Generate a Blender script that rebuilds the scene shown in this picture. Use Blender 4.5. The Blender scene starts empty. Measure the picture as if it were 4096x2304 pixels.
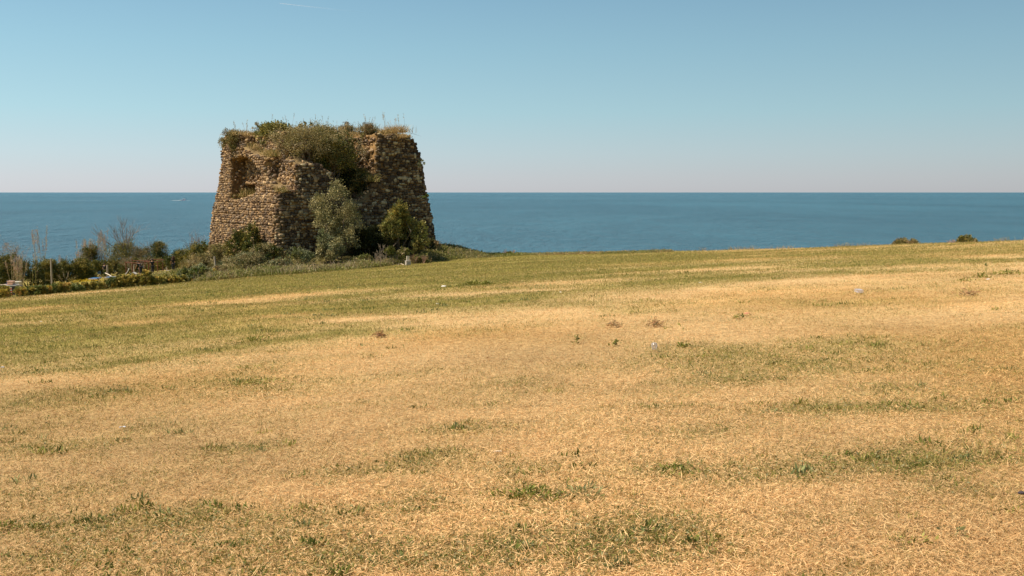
import bpy, bmesh, math, random
import numpy as np
from mathutils import Vector, Matrix
from mathutils.bvhtree import BVHTree

R = math.radians
rng = np.random.default_rng(7)
random.seed(7)
scene = bpy.context.scene
COL = scene.collection

# ------------------------------------------------------------------ camera geometry
FPX = 3982.0
EYE = 1.6
PIT = math.atan(383.0 / FPX)
CP, SP = math.cos(PIT), math.sin(PIT)
SEA_Z = -14.4

def ray(u, v):
    a = (u - 2048.0) / FPX
    b = (1152.0 - v) / FPX
    return np.array([a, CP + b * SP, -SP + b * CP])

def at(u, v, Y):
    """world point seen at photo pixel (u, v) at depth Y"""
    d = ray(u, v)
    return np.array([0, 0, EYE]) + d * (Y / d[1])

# ------------------------------------------------------------------ noise
def _hash(i, j, s):
    n = (i * 374761393 + j * 668265263 + s * 982451653) & 0x7FFFFFFF
    n = ((n ^ (n >> 13)) * 1274126177) & 0x7FFFFFFF
    n = n ^ (n >> 16)
    return (n & 0xFFFF) / 65535.0

def vnoise(x, y, s=0):
    x = np.asarray(x, float); y = np.asarray(y, float)
    xi = np.floor(x).astype(np.int64); yi = np.floor(y).astype(np.int64)
    fx = x - xi; fy = y - yi
    fx = fx * fx * (3 - 2 * fx); fy = fy * fy * (3 - 2 * fy)
    a = _hash(xi, yi, s); b = _hash(xi + 1, yi, s)
    c = _hash(xi, yi + 1, s); d = _hash(xi + 1, yi + 1, s)
    return (a * (1 - fx) + b * fx) * (1 - fy) + (c * (1 - fx) + d * fx) * fy

def fbm(x, y, s=0, o=4):
    t = 0; a = 0.5; n = 0
    for k in range(o):
        t = t + a * vnoise(x, y, s + 17 * k); n += a
        x = np.asarray(x) * 2.03 + 5.1; y = np.asarray(y) * 2.03 + 1.7; a *= 0.5
    return t / n

def sstep(a, b, x):
    t = np.clip((np.asarray(x, float) - a) / (b - a), 0, 1)
    return t * t * (3 - 2 * t)

# ------------------------------------------------------------------ terrain
TC = np.array([-18.5, 78.0]); PHI = R(36.5); TS = 14.67
TR = np.array([math.cos(PHI), math.sin(PHI)])      # along the right face
TL = np.array([-math.sin(PHI), math.cos(PHI)])     # along the left face
EDGE = np.array([(-200, 200), (-120, 180), (-60, 156), (-30, 131), (-15, 106), (-3.4, 92), (7.5, 85), (18.4, 77.5),
                 (28, 72.5), (35, 68.5), (60, 54), (200, -10)], float)

def slope_y(y):
    y = np.asarray(y, float)
    a = np.where(y < 12, 0.03 * y, 0.36 + 0.03 * (y - 12))
    k = np.clip(y - 12, 0, 16)
    a = a + 0.5 * (0.023 / 16) * k * k + 0.023 * np.clip(y - 28, 0, None)
    k = np.clip(y - 72, 0, 12)
    a = a - 0.5 * (0.028 / 12) * k * k - 0.028 * np.clip(y - 84, 0, None) - 0.012 * np.clip(y - 112, 0, None)
    return a

def tower_dist(x, y):
    rx = np.asarray(x, float) - TC[0]; ry = np.asarray(y, float) - TC[1]
    a = rx * TR[0] + ry * TR[1]; b = rx * TL[0] + ry * TL[1]
    dx = np.maximum(np.maximum(-a, a - TS), 0); dy = np.maximum(np.maximum(-b, b - TS), 0)
    return np.hypot(dx, dy)

def G(x, y, fine=True):
    x = np.asarray(x, float); y = np.asarray(y, float)
    ax = np.where(x < 0, 0.05, 0.042) * x
    q = np.clip(-x - 5, 0, 60)
    z = ax - slope_y(y) - 0.0008 * q * q * sstep(15, 70, y)
    z = z + 1.05 * (1 - sstep(0, 5.5, tower_dist(x, y)))
    if fine:
        z = z + 0.10 * (fbm(x * 0.22, y * 0.22, 3, 3) - 0.5) * sstep(2, 12, y) + 0.035 * (fbm(x * 1.1, y * 1.1, 9, 2) - 0.5)
    ye = np.interp(x, EDGE[:, 0], EDGE[:, 1])
    e = (y - ye) * 0.85
    k = np.clip(e, 0, None)
    z = z - 1.1 * np.where(k < 1.5, k * k / 3.0, k - 0.75)
    return np.maximum(z, SEA_Z - 2.5)

def Gs(x, y):
    return float(G(x, y))

def ground_px(u, v):
    """where the line of sight of a photo pixel meets the lawn"""
    d = ray(u, v); d = d / d[1]
    Y = np.arange(3.0, 130, 0.05)
    h = EYE + d[2] * Y - G(d[0] * Y, Y)
    i = np.argmax(h < 0) if np.any(h < 0) else 620 + int(np.argmin(h[620:]))
    return np.array([d[0] * Y[i], Y[i], float(G(d[0] * Y[i], Y[i]))])

# ------------------------------------------------------------------ greenness of the lawn
_gp = []
def _patch(u, v, ru, rv, w):
    c = ground_px(u, v)
    y1 = ground_px(u, v + rv)[1]
    y0 = ground_px(u, max(v - rv, 985))[1]
    _gp.append((c[0], c[1], ru * c[1] / FPX, max(0.5 * (y0 - y1), 0.12), w))
for q in [(3000, 1450, 520, 50), (2780, 1400, 260, 40), (3350, 1380, 300, 35), (1020, 1530, 300, 40), (300, 1590, 300, 40), (500, 1480, 300, 26),
          (3350, 1890, 560, 60), (3780, 1850, 300, 60), (2150, 1985, 210, 40), (2690, 1890, 110, 26), (900, 2085, 420, 50), (1250, 2060, 260, 40),
          (500, 2110, 300, 50), (90, 2120, 160, 40), (2350, 2180, 420, 80), (3300, 2120, 260, 60), (2650, 2140, 260, 60), (3700, 1640, 330, 26), (2750, 1730, 240, 28),
          (1720, 1835, 230, 30), (3250, 1640, 330, 26), (280, 1790, 260, 26), (900, 1800, 220, 24), (1500, 1890, 260, 26), (3500, 2050, 420, 50), (2050, 1880, 200, 26),
          (1350, 2230, 260, 40), (240, 2240, 220, 36), (3950, 1980, 200, 60), (3700, 2230, 260, 50), (1850, 1720, 200, 26), (1500, 1330, 200, 14), (3600, 1560, 200, 24), (2600, 2250, 300, 40)]:
    _patch(*q, 0.36 if q[1] < 1950 else 0.17)
for q in [(1000, 1200, 230, 15), (1330, 1172, 260, 12), (560, 1292, 230, 13), (100, 1240, 190, 13), (2210, 1132, 300, 13), (3100, 1037, 380, 9), (3980, 1025, 200, 12),
          (3500, 1075, 420, 9), (700, 1122, 160, 6), (1900, 1175, 300, 9), (1450, 1280, 240, 10), (350, 1170, 260, 6), (2500, 1060, 220, 6), (1100, 1265, 200, 9), (2900, 1080, 300, 8)]:
    _patch(*q, -0.6)
_l0 = ground_px(590, 1440); _l1 = ground_px(1210, 1350)

def green(x, y):
    x = np.asarray(x, float); y = np.asarray(y, float)
    yb = np.interp(x, [-40, -7.5, -6.0, -0.7, 6, 13.4, 40], [2, 9.5, 12.2, 17.4, 24.5, 26.5, 30])
    t = y - yb + 7 * (fbm(x * 0.25, y * 0.2, 31, 4) - 0.5)
    far = sstep(-2.8, 4.5, t)
    a = 0.9 * x + 0.43 * y; b = -0.43 * x + 0.9 * y
    st = fbm(a * 0.10, b * 0.42, 5, 4)
    st2 = fbm(a * 0.35, b * 1.3, 8, 3)
    g = far * (0.93 + 1.25 * (st - 0.5) + 0.6 * (st2 - 0.5) - 0.35 * sstep(8, 22, x))
    g = g + (1 - far) * (0.05 + 1.2 * np.clip(fbm(x * 0.5 + y * 0.2, y * 0.42, 12, 4) - 0.50, 0, 1) + 0.5 * (st2 - 0.5) + 0.9 * np.clip(fbm(x * 2.2, y * 2.2, 13, 3) - 0.6, 0, 1))
    for (cx, cy, rx, ry, w) in _gp:
        d = ((x - cx) / rx) ** 2 + ((y - cy) / ry) ** 2
        m = d < 5
        if np.any(m):
            br = 0.25 + 1.5 * fbm(x * 1.6, y * 1.6, 40, 4) if w > 0 else 0.5 + fbm(x * 0.5, y * 0.5, 40, 3)
            g = g + w * np.exp(-d * 0.9) * br
    dl = np.array([_l1[0] - _l0[0], _l1[1] - _l0[1]]); L = np.hypot(*dl); dl = dl / L
    s = (x - _l0[0]) * dl[0] + (y - _l0[1]) * dl[1]; n = -(x - _l0[0]) * dl[1] + (y - _l0[1]) * dl[0]
    g = g + 0.5 * np.exp(-(n / 0.3) ** 2) * sstep(-2.5, 0, s) * (1 - sstep(L, L + 2.5, s))
    td = tower_dist(x, y)
    g = np.maximum(g, 0.9 * (1 - sstep(4.5, 7.5, td + 2 * (fbm(x * 0.5, y * 0.5, 51, 2) - 0.5))))
    return np.clip(g, 0, 1)

# ------------------------------------------------------------------ mesh building
class MB:
    def __init__(self):
        self.v = []; self.f4 = []; self.f3 = []; self.c = []; self.n = 0; self.fn = []
    def add(self, v, quads=None, tris=None, col=(0.5, 0.5, 0.5), ngons=None):
        v = np.asarray(v, float).reshape(-1, 3)
        c = np.asarray(col, float)
        if c.ndim == 1: c = np.tile(c[:3], (len(v), 1))
        self.v.append(v); self.c.append(c[:, :3])
        if quads is not None and len(quads): self.f4.append(np.asarray(quads, int) + self.n)
        if tris is not None and len(tris): self.f3.append(np.asarray(tris, int) + self.n)
        if ngons:
            for g in ngons: self.fn.append([i + self.n for i in g])
        self.n += len(v)
    def box(self, c, s, rot=None, col=(0.5, 0.5, 0.5), taper=1.0):
        x, y, z = s[0] / 2, s[1] / 2, s[2] / 2
        p = np.array([(-x * taper, -y * taper, -z), (x * taper, -y * taper, -z), (x * taper, y * taper, -z), (-x * taper, y * taper, -z), (-x, -y, z), (x, -y, z), (x, y, z), (-x, y, z)])
        if rot is not None:
            p = p @ np.array(rot.to_3x3() if hasattr(rot, 'to_3x3') else rot).T
        p = p + np.asarray(c)
        self.add(p, [(3, 2, 1, 0), (4, 5, 6, 7), (0, 1, 5, 4), (1, 2, 6, 5), (2, 3, 7, 6), (3, 0, 4, 7)], col=col)
    def tube(self, pts, rad, n=5, col=(0.3, 0.25, 0.2), cap=True):
        pts = [np.asarray(p, float) for p in pts]
        m = len(pts); V = []
        rad = [rad] * m if np.isscalar(rad) else rad
        for i, p in enumerate(pts):
            d = pts[min(i + 1, m - 1)] - pts[max(i - 1, 0)]
            d = d / (np.linalg.norm(d) + 1e-9)
            h = np.array([0, 0, 1.0]) if abs(d[2]) < 0.9 else np.array([1.0, 0, 0])
            s = np.cross(d, h); s /= np.linalg.norm(s); t = np.cross(s, d)
            for k in range(n):
                A = 2 * math.pi * k / n
                V.append(p + rad[i] * (math.cos(A) * s + math.sin(A) * t))
        Q = []
        for i in range(m - 1):
            for k in range(n):
                k2 = (k + 1) % n
                Q.append((i * n + k, i * n + k2, (i + 1) * n + k2, (i + 1) * n + k))
        ng = [list(range(n))[::-1], [(m - 1) * n + k for k in range(n)]] if cap else None
        self.add(V, Q, col=col, ngons=ng)
    def lathe(self, c, prof, n=16, col=(0.5, 0.5, 0.5), closed=False):
        V = []; Q = []
        for (r, z) in prof:
            for k in range(n):
                A = 2 * math.pi * k / n
                V.append((c[0] + r * math.cos(A), c[1] + r * math.sin(A), c[2] + z))
        for i in range(len(prof) - 1):
            for k in range(n):
                k2 = (k + 1) % n
                Q.append((i * n + k, i * n + k2, (i + 1) * n + k2, (i + 1) * n + k))
        self.add(V, Q, col=col)
    def build(self, name, mat, parent=None, smooth=False, origin=None):
        v = np.concatenate(self.v) if self.v else np.zeros((0, 3))
        c = np.concatenate(self.c)
        if parent is not None:
            v = v - np.array(parent.location)
        elif origin is not None:
            v = v - np.asarray(origin)
        q = np.concatenate(self.f4) if self.f4 else np.zeros((0, 4), int)
        t = np.concatenate(self.f3) if self.f3 else np.zeros((0, 3), int)
        me = bpy.data.meshes.new(name)
        me.vertices.add(len(v)); me.vertices.foreach_set('co', v.astype(np.float32).ravel())
        ng = self.fn
        loops = np.concatenate([q.ravel(), t.ravel()] + [np.array(g) for g in ng]).astype(np.int32)
        cnt = np.concatenate([np.full(len(q), 4), np.full(len(t), 3), np.array([len(g) for g in ng], int)]).astype(np.int32)
        me.loops.add(len(loops)); me.loops.foreach_set('vertex_index', loops)
        st = np.concatenate([[0], np.cumsum(cnt)[:-1]]).astype(np.int32)
        me.polygons.add(len(cnt)); me.polygons.foreach_set('loop_start', st); me.polygons.foreach_set('loop_total', cnt)
        me.polygons.foreach_set('use_smooth', np.full(len(cnt), smooth, bool))
        at_ = me.color_attributes.new('Col', 'FLOAT_COLOR', 'POINT')
        at_.data.foreach_set('color', np.concatenate([c, np.ones((len(c), 1))], 1).astype(np.float32).ravel())
        me.update(calc_edges=True); me.validate()
        me.materials.append(mat)
        o = bpy.data.objects.new(name, me); COL.objects.link(o)
        if parent is not None: o.parent = parent
        elif origin is not None: o.location = origin
        return o

def tag(o, label=None, cat=None, group=None, kind=None):
    if label: o['label'] = label
    if cat: o['category'] = cat
    if group: o['group'] = group
    if kind: o['kind'] = kind
    return o

def empty(name, loc, label, cat, group=None):
    o = bpy.data.objects.new(name, None); COL.objects.link(o)
    o.location = [float(a) for a in loc]; o.empty_display_size = 0.3
    return tag(o, label, cat, group)

# ------------------------------------------------------------------ materials
def new_mat(name):
    m = bpy.data.materials.new(name); m.use_nodes = True
    nt = m.node_tree
    return m, nt, nt.nodes, nt.links, nt.nodes['Principled BSDF']

def mat_attr(name, rough=0.85, var=0.25, scale=6.0, bump=0.0, spec=0.3, metal=0.0, bscale=None):
    """colour attribute of the thing itself, broken up by object-space noise"""
    m, nt, N, L, p = new_mat(name)
    a = N.new('ShaderNodeAttribute'); a.attribute_name = 'Col'
    tc = N.new('ShaderNodeTexCoord')
    nz = N.new('ShaderNodeTexNoise'); nz.inputs['Scale'].default_value = scale; nz.inputs['Detail'].default_value = 5
    L.new(tc.outputs['Object'], nz.inputs['Vector'])
    mr = N.new('ShaderNodeMapRange'); mr.inputs['From Min'].default_value = 0.25; mr.inputs['From Max'].default_value = 0.75
    mr.inputs['To Min'].default_value = 1 - var; mr.inputs['To Max'].default_value = 1 + var
    L.new(nz.outputs['Fac'], mr.inputs['Value'])
    mx = N.new('ShaderNodeVectorMath'); mx.operation = 'SCALE'
    L.new(a.outputs['Color'], mx.inputs[0]); L.new(mr.outputs[0], mx.inputs['Scale'])
    L.new(mx.outputs[0], p.inputs['Base Color'])
    p.inputs['Roughness'].default_value = rough; p.inputs['Specular IOR Level'].default_value = spec
    p.inputs['Metallic'].default_value = metal
    if bump:
        b = N.new('ShaderNodeBump'); b.inputs['Strength'].default_value = bump; b.inputs['Distance'].default_value = 0.05
        if bscale:
            n2 = N.new('ShaderNodeTexNoise'); n2.inputs['Scale'].default_value = bscale; n2.inputs['Detail'].default_value = 6
            L.new(tc.outputs['Object'], n2.inputs['Vector']); L.new(n2.outputs['Fac'], b.inputs['Height'])
        else:
            L.new(nz.outputs['Fac'], b.inputs['Height'])
        L.new(b.outputs[0], p.inputs['Normal'])
    return m

def mat_leaf(name, trans=0.3, rough=0.55, spec=0.25):
    m, nt, N, L, p = new_mat(name)
    a = N.new('ShaderNodeAttribute'); a.attribute_name = 'Col'
    p.inputs['Roughness'].default_value = rough; p.inputs['Specular IOR Level'].default_value = spec
    L.new(a.outputs['Color'], p.inputs['Base Color'])
    t = N.new('ShaderNodeBsdfTranslucent'); L.new(a.outputs['Color'], t.inputs['Color'])
    mx = N.new('ShaderNodeMixShader'); mx.inputs['Fac'].default_value = trans
    L.new(p.outputs[0], mx.inputs[1]); L.new(t.outputs[0], mx.inputs[2])
    L.new(mx.outputs[0], N['Material Output'].inputs['Surface'])
    return m

M_LEAF = mat_leaf('leaf', 0.22)
M_GRASS = mat_leaf('grass_blade', 0.25, 0.7, 0.15)
M_STRAW = mat_leaf('straw', 0.18, 0.75, 0.15)
M_WOOD = mat_attr('weathered_wood', 0.9, 0.3, 14, 0.4)
M_STONE = mat_attr('field_stone', 0.92, 0.34, 5, 0.5, 0.2, bscale=16)
M_MORTAR = mat_attr('rubble_mortar', 0.97, 0.4, 2.2, 0.9, 0.1, bscale=9)
M_CONC = mat_attr('concrete', 0.9, 0.18, 9, 0.4)
M_PLAST = mat_attr('painted_plastic', 0.45, 0.06, 5, 0, 0.4)
M_CLOTH = mat_attr('cloth', 0.9, 0.12, 9, 0.15)
M_RUST = mat_attr('rusty_steel', 0.8, 0.35, 20, 0.3)
M_SKIN = mat_attr('skin', 0.6, 0.06, 9)
M_BREAD = mat_attr('bread_and_wicker', 0.85, 0.35, 25, 0.4)

# ground
def ground_material():
    m, nt, N, L, p = new_mat('mown_grass')
    a = N.new('ShaderNodeAttribute'); a.attribute_name = 'Col'
    g = N.new('ShaderNodeNewGeometry')
    def noise(sc, det=6, rough=0.6, vec=None):
        n = N.new('ShaderNodeTexNoise'); n.inputs['Scale'].default_value = sc; n.inputs['Detail'].default_value = det
        n.inputs['Roughness'].default_value = rough
        L.new(vec or g.outputs['Position'], n.inputs['Vector']); return n
    mp = N.new('ShaderNodeMapping'); mp.inputs['Rotation'].default_value = (0, 0, R(-25)); mp.inputs['Scale'].default_value = (0.35, 1.0, 1.0)
    L.new(g.outputs['Position'], mp.inputs['Vector'])
    n1 = noise(9, 8, 0.72); n2 = noise(38, 6, 0.7); n3 = noise(1.6, 5, 0.6, mp.outputs[0])
    def mr(src, lo, hi, f0=0.3, f1=0.7):
        r = N.new('ShaderNodeMapRange'); r.inputs['From Min'].default_value = f0; r.inputs['From Max'].default_value = f1
        r.inputs['To Min'].default_value = lo; r.inputs['To Max'].default_value = hi; L.new(src, r.inputs['Value']); return r.outputs[0]
    k1 = mr(n1.outputs['Fac'], 0.62, 1.32); k2 = mr(n2.outputs['Fac'], 0.68, 1.30); k3 = mr(n3.outputs['Fac'], 0.86, 1.12)
    q = N.new('ShaderNodeMath'); q.operation = 'MULTIPLY'; L.new(k1, q.inputs[0]); L.new(k2, q.inputs[1])
    q2 = N.new('ShaderNodeMath'); q2.operation = 'MULTIPLY'; L.new(q.outputs[0], q2.inputs[0]); L.new(k3, q2.inputs[1])
    s = N.new('ShaderNodeVectorMath'); s.operation = 'SCALE'
    L.new(a.outputs['Color'], s.inputs[0]); L.new(q2.outputs[0], s.inputs['Scale'])
    L.new(s.outputs[0], p.inputs['Base Color'])
    p.inputs['Roughness'].default_value = 1.0; p.inputs['Specular IOR Level'].default_value = 0.05
    b = N.new('ShaderNodeBump'); b.inputs['Strength'].default_value = 0.9; b.inputs['Distance'].default_value = 0.04
    L.new(n1.outputs['Fac'], b.inputs['Height']); L.new(b.outputs[0], p.inputs['Normal'])
    return m

STRAW = np.array([0.66, 0.40, 0.155]); GREEN = np.array([0.26, 0.215, 0.05]); SOIL = np.array([0.36, 0.21, 0.085])

def build_ground():
    az = np.concatenate([np.linspace(-180, -42, 70, endpoint=False), np.linspace(-42, 42, 520, endpoint=False), np.linspace(42, 180, 71)])
    r = np.concatenate([[0.0], np.geomspace(0.8, 60, 330), np.linspace(60.35, 150, 250), np.linspace(153, 420, 40)])
    A, RR = np.meshgrid(np.radians(az), r)
    X = RR * np.sin(A); Y = RR * np.cos(A)
    Z = G(X, Y)
    g = green(X, Y)
    warm = fbm(X * 0.15, Y * 0.15, 77, 3)
    wm = sstep(0.35, 0.68, warm)[..., None]
    st = np.array([0.70, 0.485, 0.225]) * wm + np.array([0.60, 0.38, 0.148]) * (1 - wm)
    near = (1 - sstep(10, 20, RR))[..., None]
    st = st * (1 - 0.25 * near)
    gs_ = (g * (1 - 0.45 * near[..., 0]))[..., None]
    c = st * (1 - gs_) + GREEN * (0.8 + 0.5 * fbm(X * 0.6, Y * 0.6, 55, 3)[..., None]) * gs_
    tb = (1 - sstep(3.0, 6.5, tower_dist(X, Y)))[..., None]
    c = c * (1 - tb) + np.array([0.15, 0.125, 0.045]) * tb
    # bare earth and rock on the slope below the lawn edge
    ye = np.interp(X, EDGE[:, 0], EDGE[:, 1]); e = sstep(1.5, 4, Y - ye)[..., None]
    c = c * (1 - e) + np.array([0.2, 0.16, 0.08]) * e
    n, m = X.shape
    idx = np.arange(n * m).reshape(n, m)
    q = np.stack([idx[:-1, :-1], idx[:-1, 1:], idx[1:, 1:], idx[1:, :-1]], -1).reshape(-1, 4)[:, ::-1]
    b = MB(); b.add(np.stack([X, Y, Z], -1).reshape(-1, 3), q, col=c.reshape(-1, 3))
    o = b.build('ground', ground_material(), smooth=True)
    tag(o, 'wide mown clifftop lawn of dry straw and fading green grass', 'lawn', kind='structure')
build_ground()

# sea
def build_sea():
    m, nt, N, L, p = new_mat('sea_water')
    g = N.new('ShaderNodeNewGeometry')
    def nz(sx, sy, det, rot=0):
        mp = N.new('ShaderNodeMapping'); mp.inputs['Scale'].default_value = (sx, sy, 1); mp.inputs['Rotation'].default_value = (0, 0, R(rot))
        L.new(g.outputs['Position'], mp.inputs['Vector'])
        n = N.new('ShaderNodeTexNoise'); n.inputs['Scale'].default_value = 1; n.inputs['Detail'].default_value = det; n.inputs['Roughness'].default_value = 0.62
        L.new(mp.outputs[0], n.inputs['Vector']); return n.outputs['Fac']
    a = nz(0.16, 0.07, 6, 8); b = nz(0.9, 0.45, 5, -12); c = nz(0.0035, 0.0012, 5, 4); d = nz(0.03, 0.012, 5, 6)
    ad = N.new('ShaderNodeMath'); ad.operation = 'MULTIPLY_ADD'; ad.inputs[1].default_value = 3.5; L.new(a, ad.inputs[0]); L.new(b, ad.inputs[2])
    ad2 = N.new('ShaderNodeMath'); ad2.operation = 'MULTIPLY_ADD'; ad2.inputs[1].default_value = 5.0; L.new(d, ad2.inputs[0]); L.new(ad.outputs[0], ad2.inputs[2])
    bp = N.new('ShaderNodeBump'); bp.inputs['Strength'].default_value = 1.0; bp.inputs['Distance'].default_value = 1.6
    L.new(ad2.outputs[0], bp.inputs['Height']); L.new(bp.outputs[0], p.inputs['Normal'])
    cr = N.new('ShaderNodeMix'); cr.data_type = 'RGBA'
    mr = N.new('ShaderNodeMapRange'); mr.inputs['From Min'].default_value = 0.35; mr.inputs['From Max'].default_value = 0.65
    cd = N.new('ShaderNodeMix'); cd.inputs['Factor'].default_value = 0.45; L.new(c, cd.inputs['A']); L.new(d, cd.inputs['B'])
    L.new(cd.outputs['Result'], mr.inputs['Value']); L.new(mr.outputs[0], cr.inputs['Factor'])
    cr.inputs['A'].default_value = (0.012, 0.074, 0.110, 1); cr.inputs['B'].default_value = (0.034, 0.136, 0.186, 1)
    L.new(cr.outputs['Result'], p.inputs['Base Color'])
    p.inputs['Roughness'].default_value = 0.25; p.inputs['IOR'].default_value = 1.33; p.inputs['Specular IOR Level'].default_value = 0.3
    S = 90000
    bm = MB(); bm.add([(-S, -600, SEA_Z), (S, -600, SEA_Z), (S, S, SEA_Z), (-S, S, SEA_Z)], [(0, 1, 2, 3)])
    tag(bm.build('sea', m), 'calm teal blue sea reaching to the horizon', 'sea', kind='structure')
build_sea()

# ------------------------------------------------------------------ foliage helpers
def unit(v):
    return v / (np.linalg.norm(v, axis=-1, keepdims=True) + 1e-9)

def leaf_quads(mb, P, D, L, W, col, N=None):
    n = len(P)
    if n == 0: return
    D = unit(D)
    if N is None: N = unit(rng.normal(size=(n, 3)))
    S = unit(np.cross(D, N))
    L = np.broadcast_to(L, (n,))[:, None]; W = np.broadcast_to(W, (n,))[:, None]
    V = np.stack([P, P + D * L * 0.45 + S * W / 2, P + D * L, P + D * L * 0.45 - S * W / 2], 1)
    c = np.repeat(np.asarray(col)[:, None, :], 4, 1)
    mb.add(V.reshape(-1, 3), np.arange(4 * n).reshape(n, 4), col=c.reshape(-1, 3))

def jitter(base, n, v=0.25, h=0.12):
    base = np.asarray(base, float)
    c = base * (1 + v * rng.normal(size=(n, 1))) * (1 + h * rng.normal(size=(n, 3)))
    return np.clip(c, 0.004, 0.9)

KIND = {
    'deep_shade':   ([(0.016, 0.022, 0.006), (0.026, 0.032, 0.008), (0.05, 0.05, 0.012)], 0.15, 0.08),   # leaf colours, leaf length, width; dark leaves here, with shade put into their colour
    'dark':   ([(0.040, 0.055, 0.012), (0.080, 0.085, 0.016), (0.150, 0.120, 0.020)], 0.15, 0.09),
    'mastic': ([(0.085, 0.092, 0.020), (0.150, 0.135, 0.030), (0.25, 0.19, 0.04)], 0.14, 0.08),
    'olive':  ([(0.140, 0.130, 0.040), (0.190, 0.160, 0.052), (0.26, 0.195, 0.07)], 0.14, 0.05),
    'silver': ([(0.250, 0.220, 0.100), (0.330, 0.280, 0.130), (0.160, 0.155, 0.060)], 0.19, 0.075),
    'lime':   ([(0.210, 0.190, 0.052), (0.150, 0.150, 0.036), (0.30, 0.25, 0.08)], 0.16, 0.10),
    'yellow': ([(0.38, 0.28, 0.06), (0.28, 0.23, 0.05), (0.15, 0.14, 0.03), (0.46, 0.31, 0.08)], 0.14, 0.07),
    'grey':   ([(0.160, 0.170, 0.080), (0.200, 0.200, 0.105), (0.10, 0.115, 0.04)], 0.13, 0.05),
    'brown':  ([(0.240, 0.165, 0.075), (0.180, 0.130, 0.055), (0.14, 0.115, 0.04)], 0.14, 0.04),
    'dusty':  ([(0.29, 0.235, 0.11), (0.23, 0.195, 0.08), (0.36, 0.28, 0.14)], 0.12, 0.05),
    'pink':   ([(0.420, 0.270, 0.190), (0.330, 0.230, 0.140), (0.25, 0.20, 0.09)], 0.16, 0.03),
    'fresh':  ([(0.150, 0.150, 0.035), (0.190, 0.180, 0.050), (0.10, 0.110, 0.022)], 0.13, 0.06),
    'green':  ([(0.075, 0.105, 0.018), (0.105, 0.125, 0.025), (0.15, 0.14, 0.035)], 0.13, 0.07),
}

FB = 1.3
def crown(mb, c, rad, kind, n, lobes=9, up=0.25, droop=0.0, floor=None, lsc=1.0, spread=0.76, flip=-0.5):
    """leaves on and inside several overlapping lobes, in clumps, with gaps between"""
    cols, ll, lw = KIND[kind]
    c = np.asarray(c, float); rad = np.asarray(rad, float)
    u = unit(rng.normal(size=(lobes, 3))); u[:, 2] = np.where(u[:, 2] < flip, -u[:, 2], u[:, 2])
    lc = c + u * rad * spread * rng.uniform(0.55, 1.05, (lobes, 1))
    lr = rad * rng.uniform(0.22, 0.47, (lobes, 1)); lr = 0.5 * lr + 0.5 * lr.mean(1, keepdims=True)
    ncl = max(8, n // 26)
    li = rng.integers(0, lobes, ncl)
    d = unit(rng.normal(size=(ncl, 3)) + np.array([0, 0, up]))
    cc = lc[li] + d * lr[li] * rng.uniform(0.55, 1.05, (ncl, 1))
    ci = rng.integers(0, len(cols), ncl)
    ccol = np.array([cols[k] for k in ci]) * rng.uniform(0.75, 1.25, (ncl, 1))
    k = rng.integers(0, ncl, n)
    sz = lr.mean() * 0.23
    P = cc[k] + rng.normal(size=(n, 3)) * sz
    D = d[k] + 0.75 * rng.normal(size=(n, 3)) + np.array([0, 0, 0.25 - droop])
    if floor is not None:
        m = P[:, 2] > floor; P = P[m]; D = D[m]; k = k[m]
    n = len(P)
    col = FB * ccol[k] * (1 + 0.22 * rng.normal(size=(n, 1)))
    leaf_quads(mb, P, D, ll * lsc * rng.uniform(0.6, 1.3, n), lw * lsc * rng.uniform(0.7, 1.3, n), np.clip(col, 0.004, 0.8))
    return lc

def stems_to(mb, base, tips, r0=0.03, col=(0.16, 0.12, 0.08), wob=0.12):
    base = np.asarray(base, float)
    for t in tips:
        t = np.asarray(t); L = np.linalg.norm(t - base)
        p1 = base + (t - base) * 0.35 + rng.normal(size=3) * wob * L * np.array([1, 1, 0.4])
        p2 = base + (t - base) * 0.7 + rng.normal(size=3) * wob * L * np.array([1, 1, 0.4])
        mb.tube([base + rng.normal(size=3) * 0.03, p1, p2, t], [r0, r0 * 0.75, r0 * 0.5, r0 * 0.2], 4, col)

def shrub(name, label, cat, base, w, d, h, kind, n, group=None, lobes=9, lsc=1.0, up=0.25, kind2=None, stem=(0.16, 0.12, 0.08), rest=0.5, spread=0.76, flip=-0.5):
    base = np.asarray(base, float)
    e = empty(name, base, label, cat, group)
    f = MB()
    c = base + np.array([0, 0, h * rest])
    rad = np.array([w / 2, d / 2, h * (1 - rest)])
    lc = crown(f, c, rad, kind, n, lobes, up, floor=base[2] - 0.25, lsc=lsc, spread=spread, flip=flip)
    if kind2: crown(f, c + np.array([0, 0, h * 0.06]), rad * 0.95, kind2, n // 2, lobes, up, floor=base[2] - 0.2, lsc=lsc, spread=spread)
    f.build('foliage', M_LEAF, e)
    s = MB(); stems_to(s, base - np.array([0, 0, 0.12]), lc[:7], 0.012 + 0.012 * h, stem)
    s.build('stem', M_WOOD, e)
    return e

def px_shrub(label, u, vtop, wpx, Y, kind, n, name='shrub', cat='shrub', vbase=None, depth=None, **kw):
    x = (u - 2048) / FPX * Y
    z = Gs(x, Y) if vbase is None else at(u, vbase, Y)[2]
    top = at(u, vtop, Y)[2]
    w = wpx * Y / FPX
    h = max(top - z, 0.2)
    return shrub(name, label, cat, (x, Y, z - 0.03), w, depth or w, h, kind, n, **kw)

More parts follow.
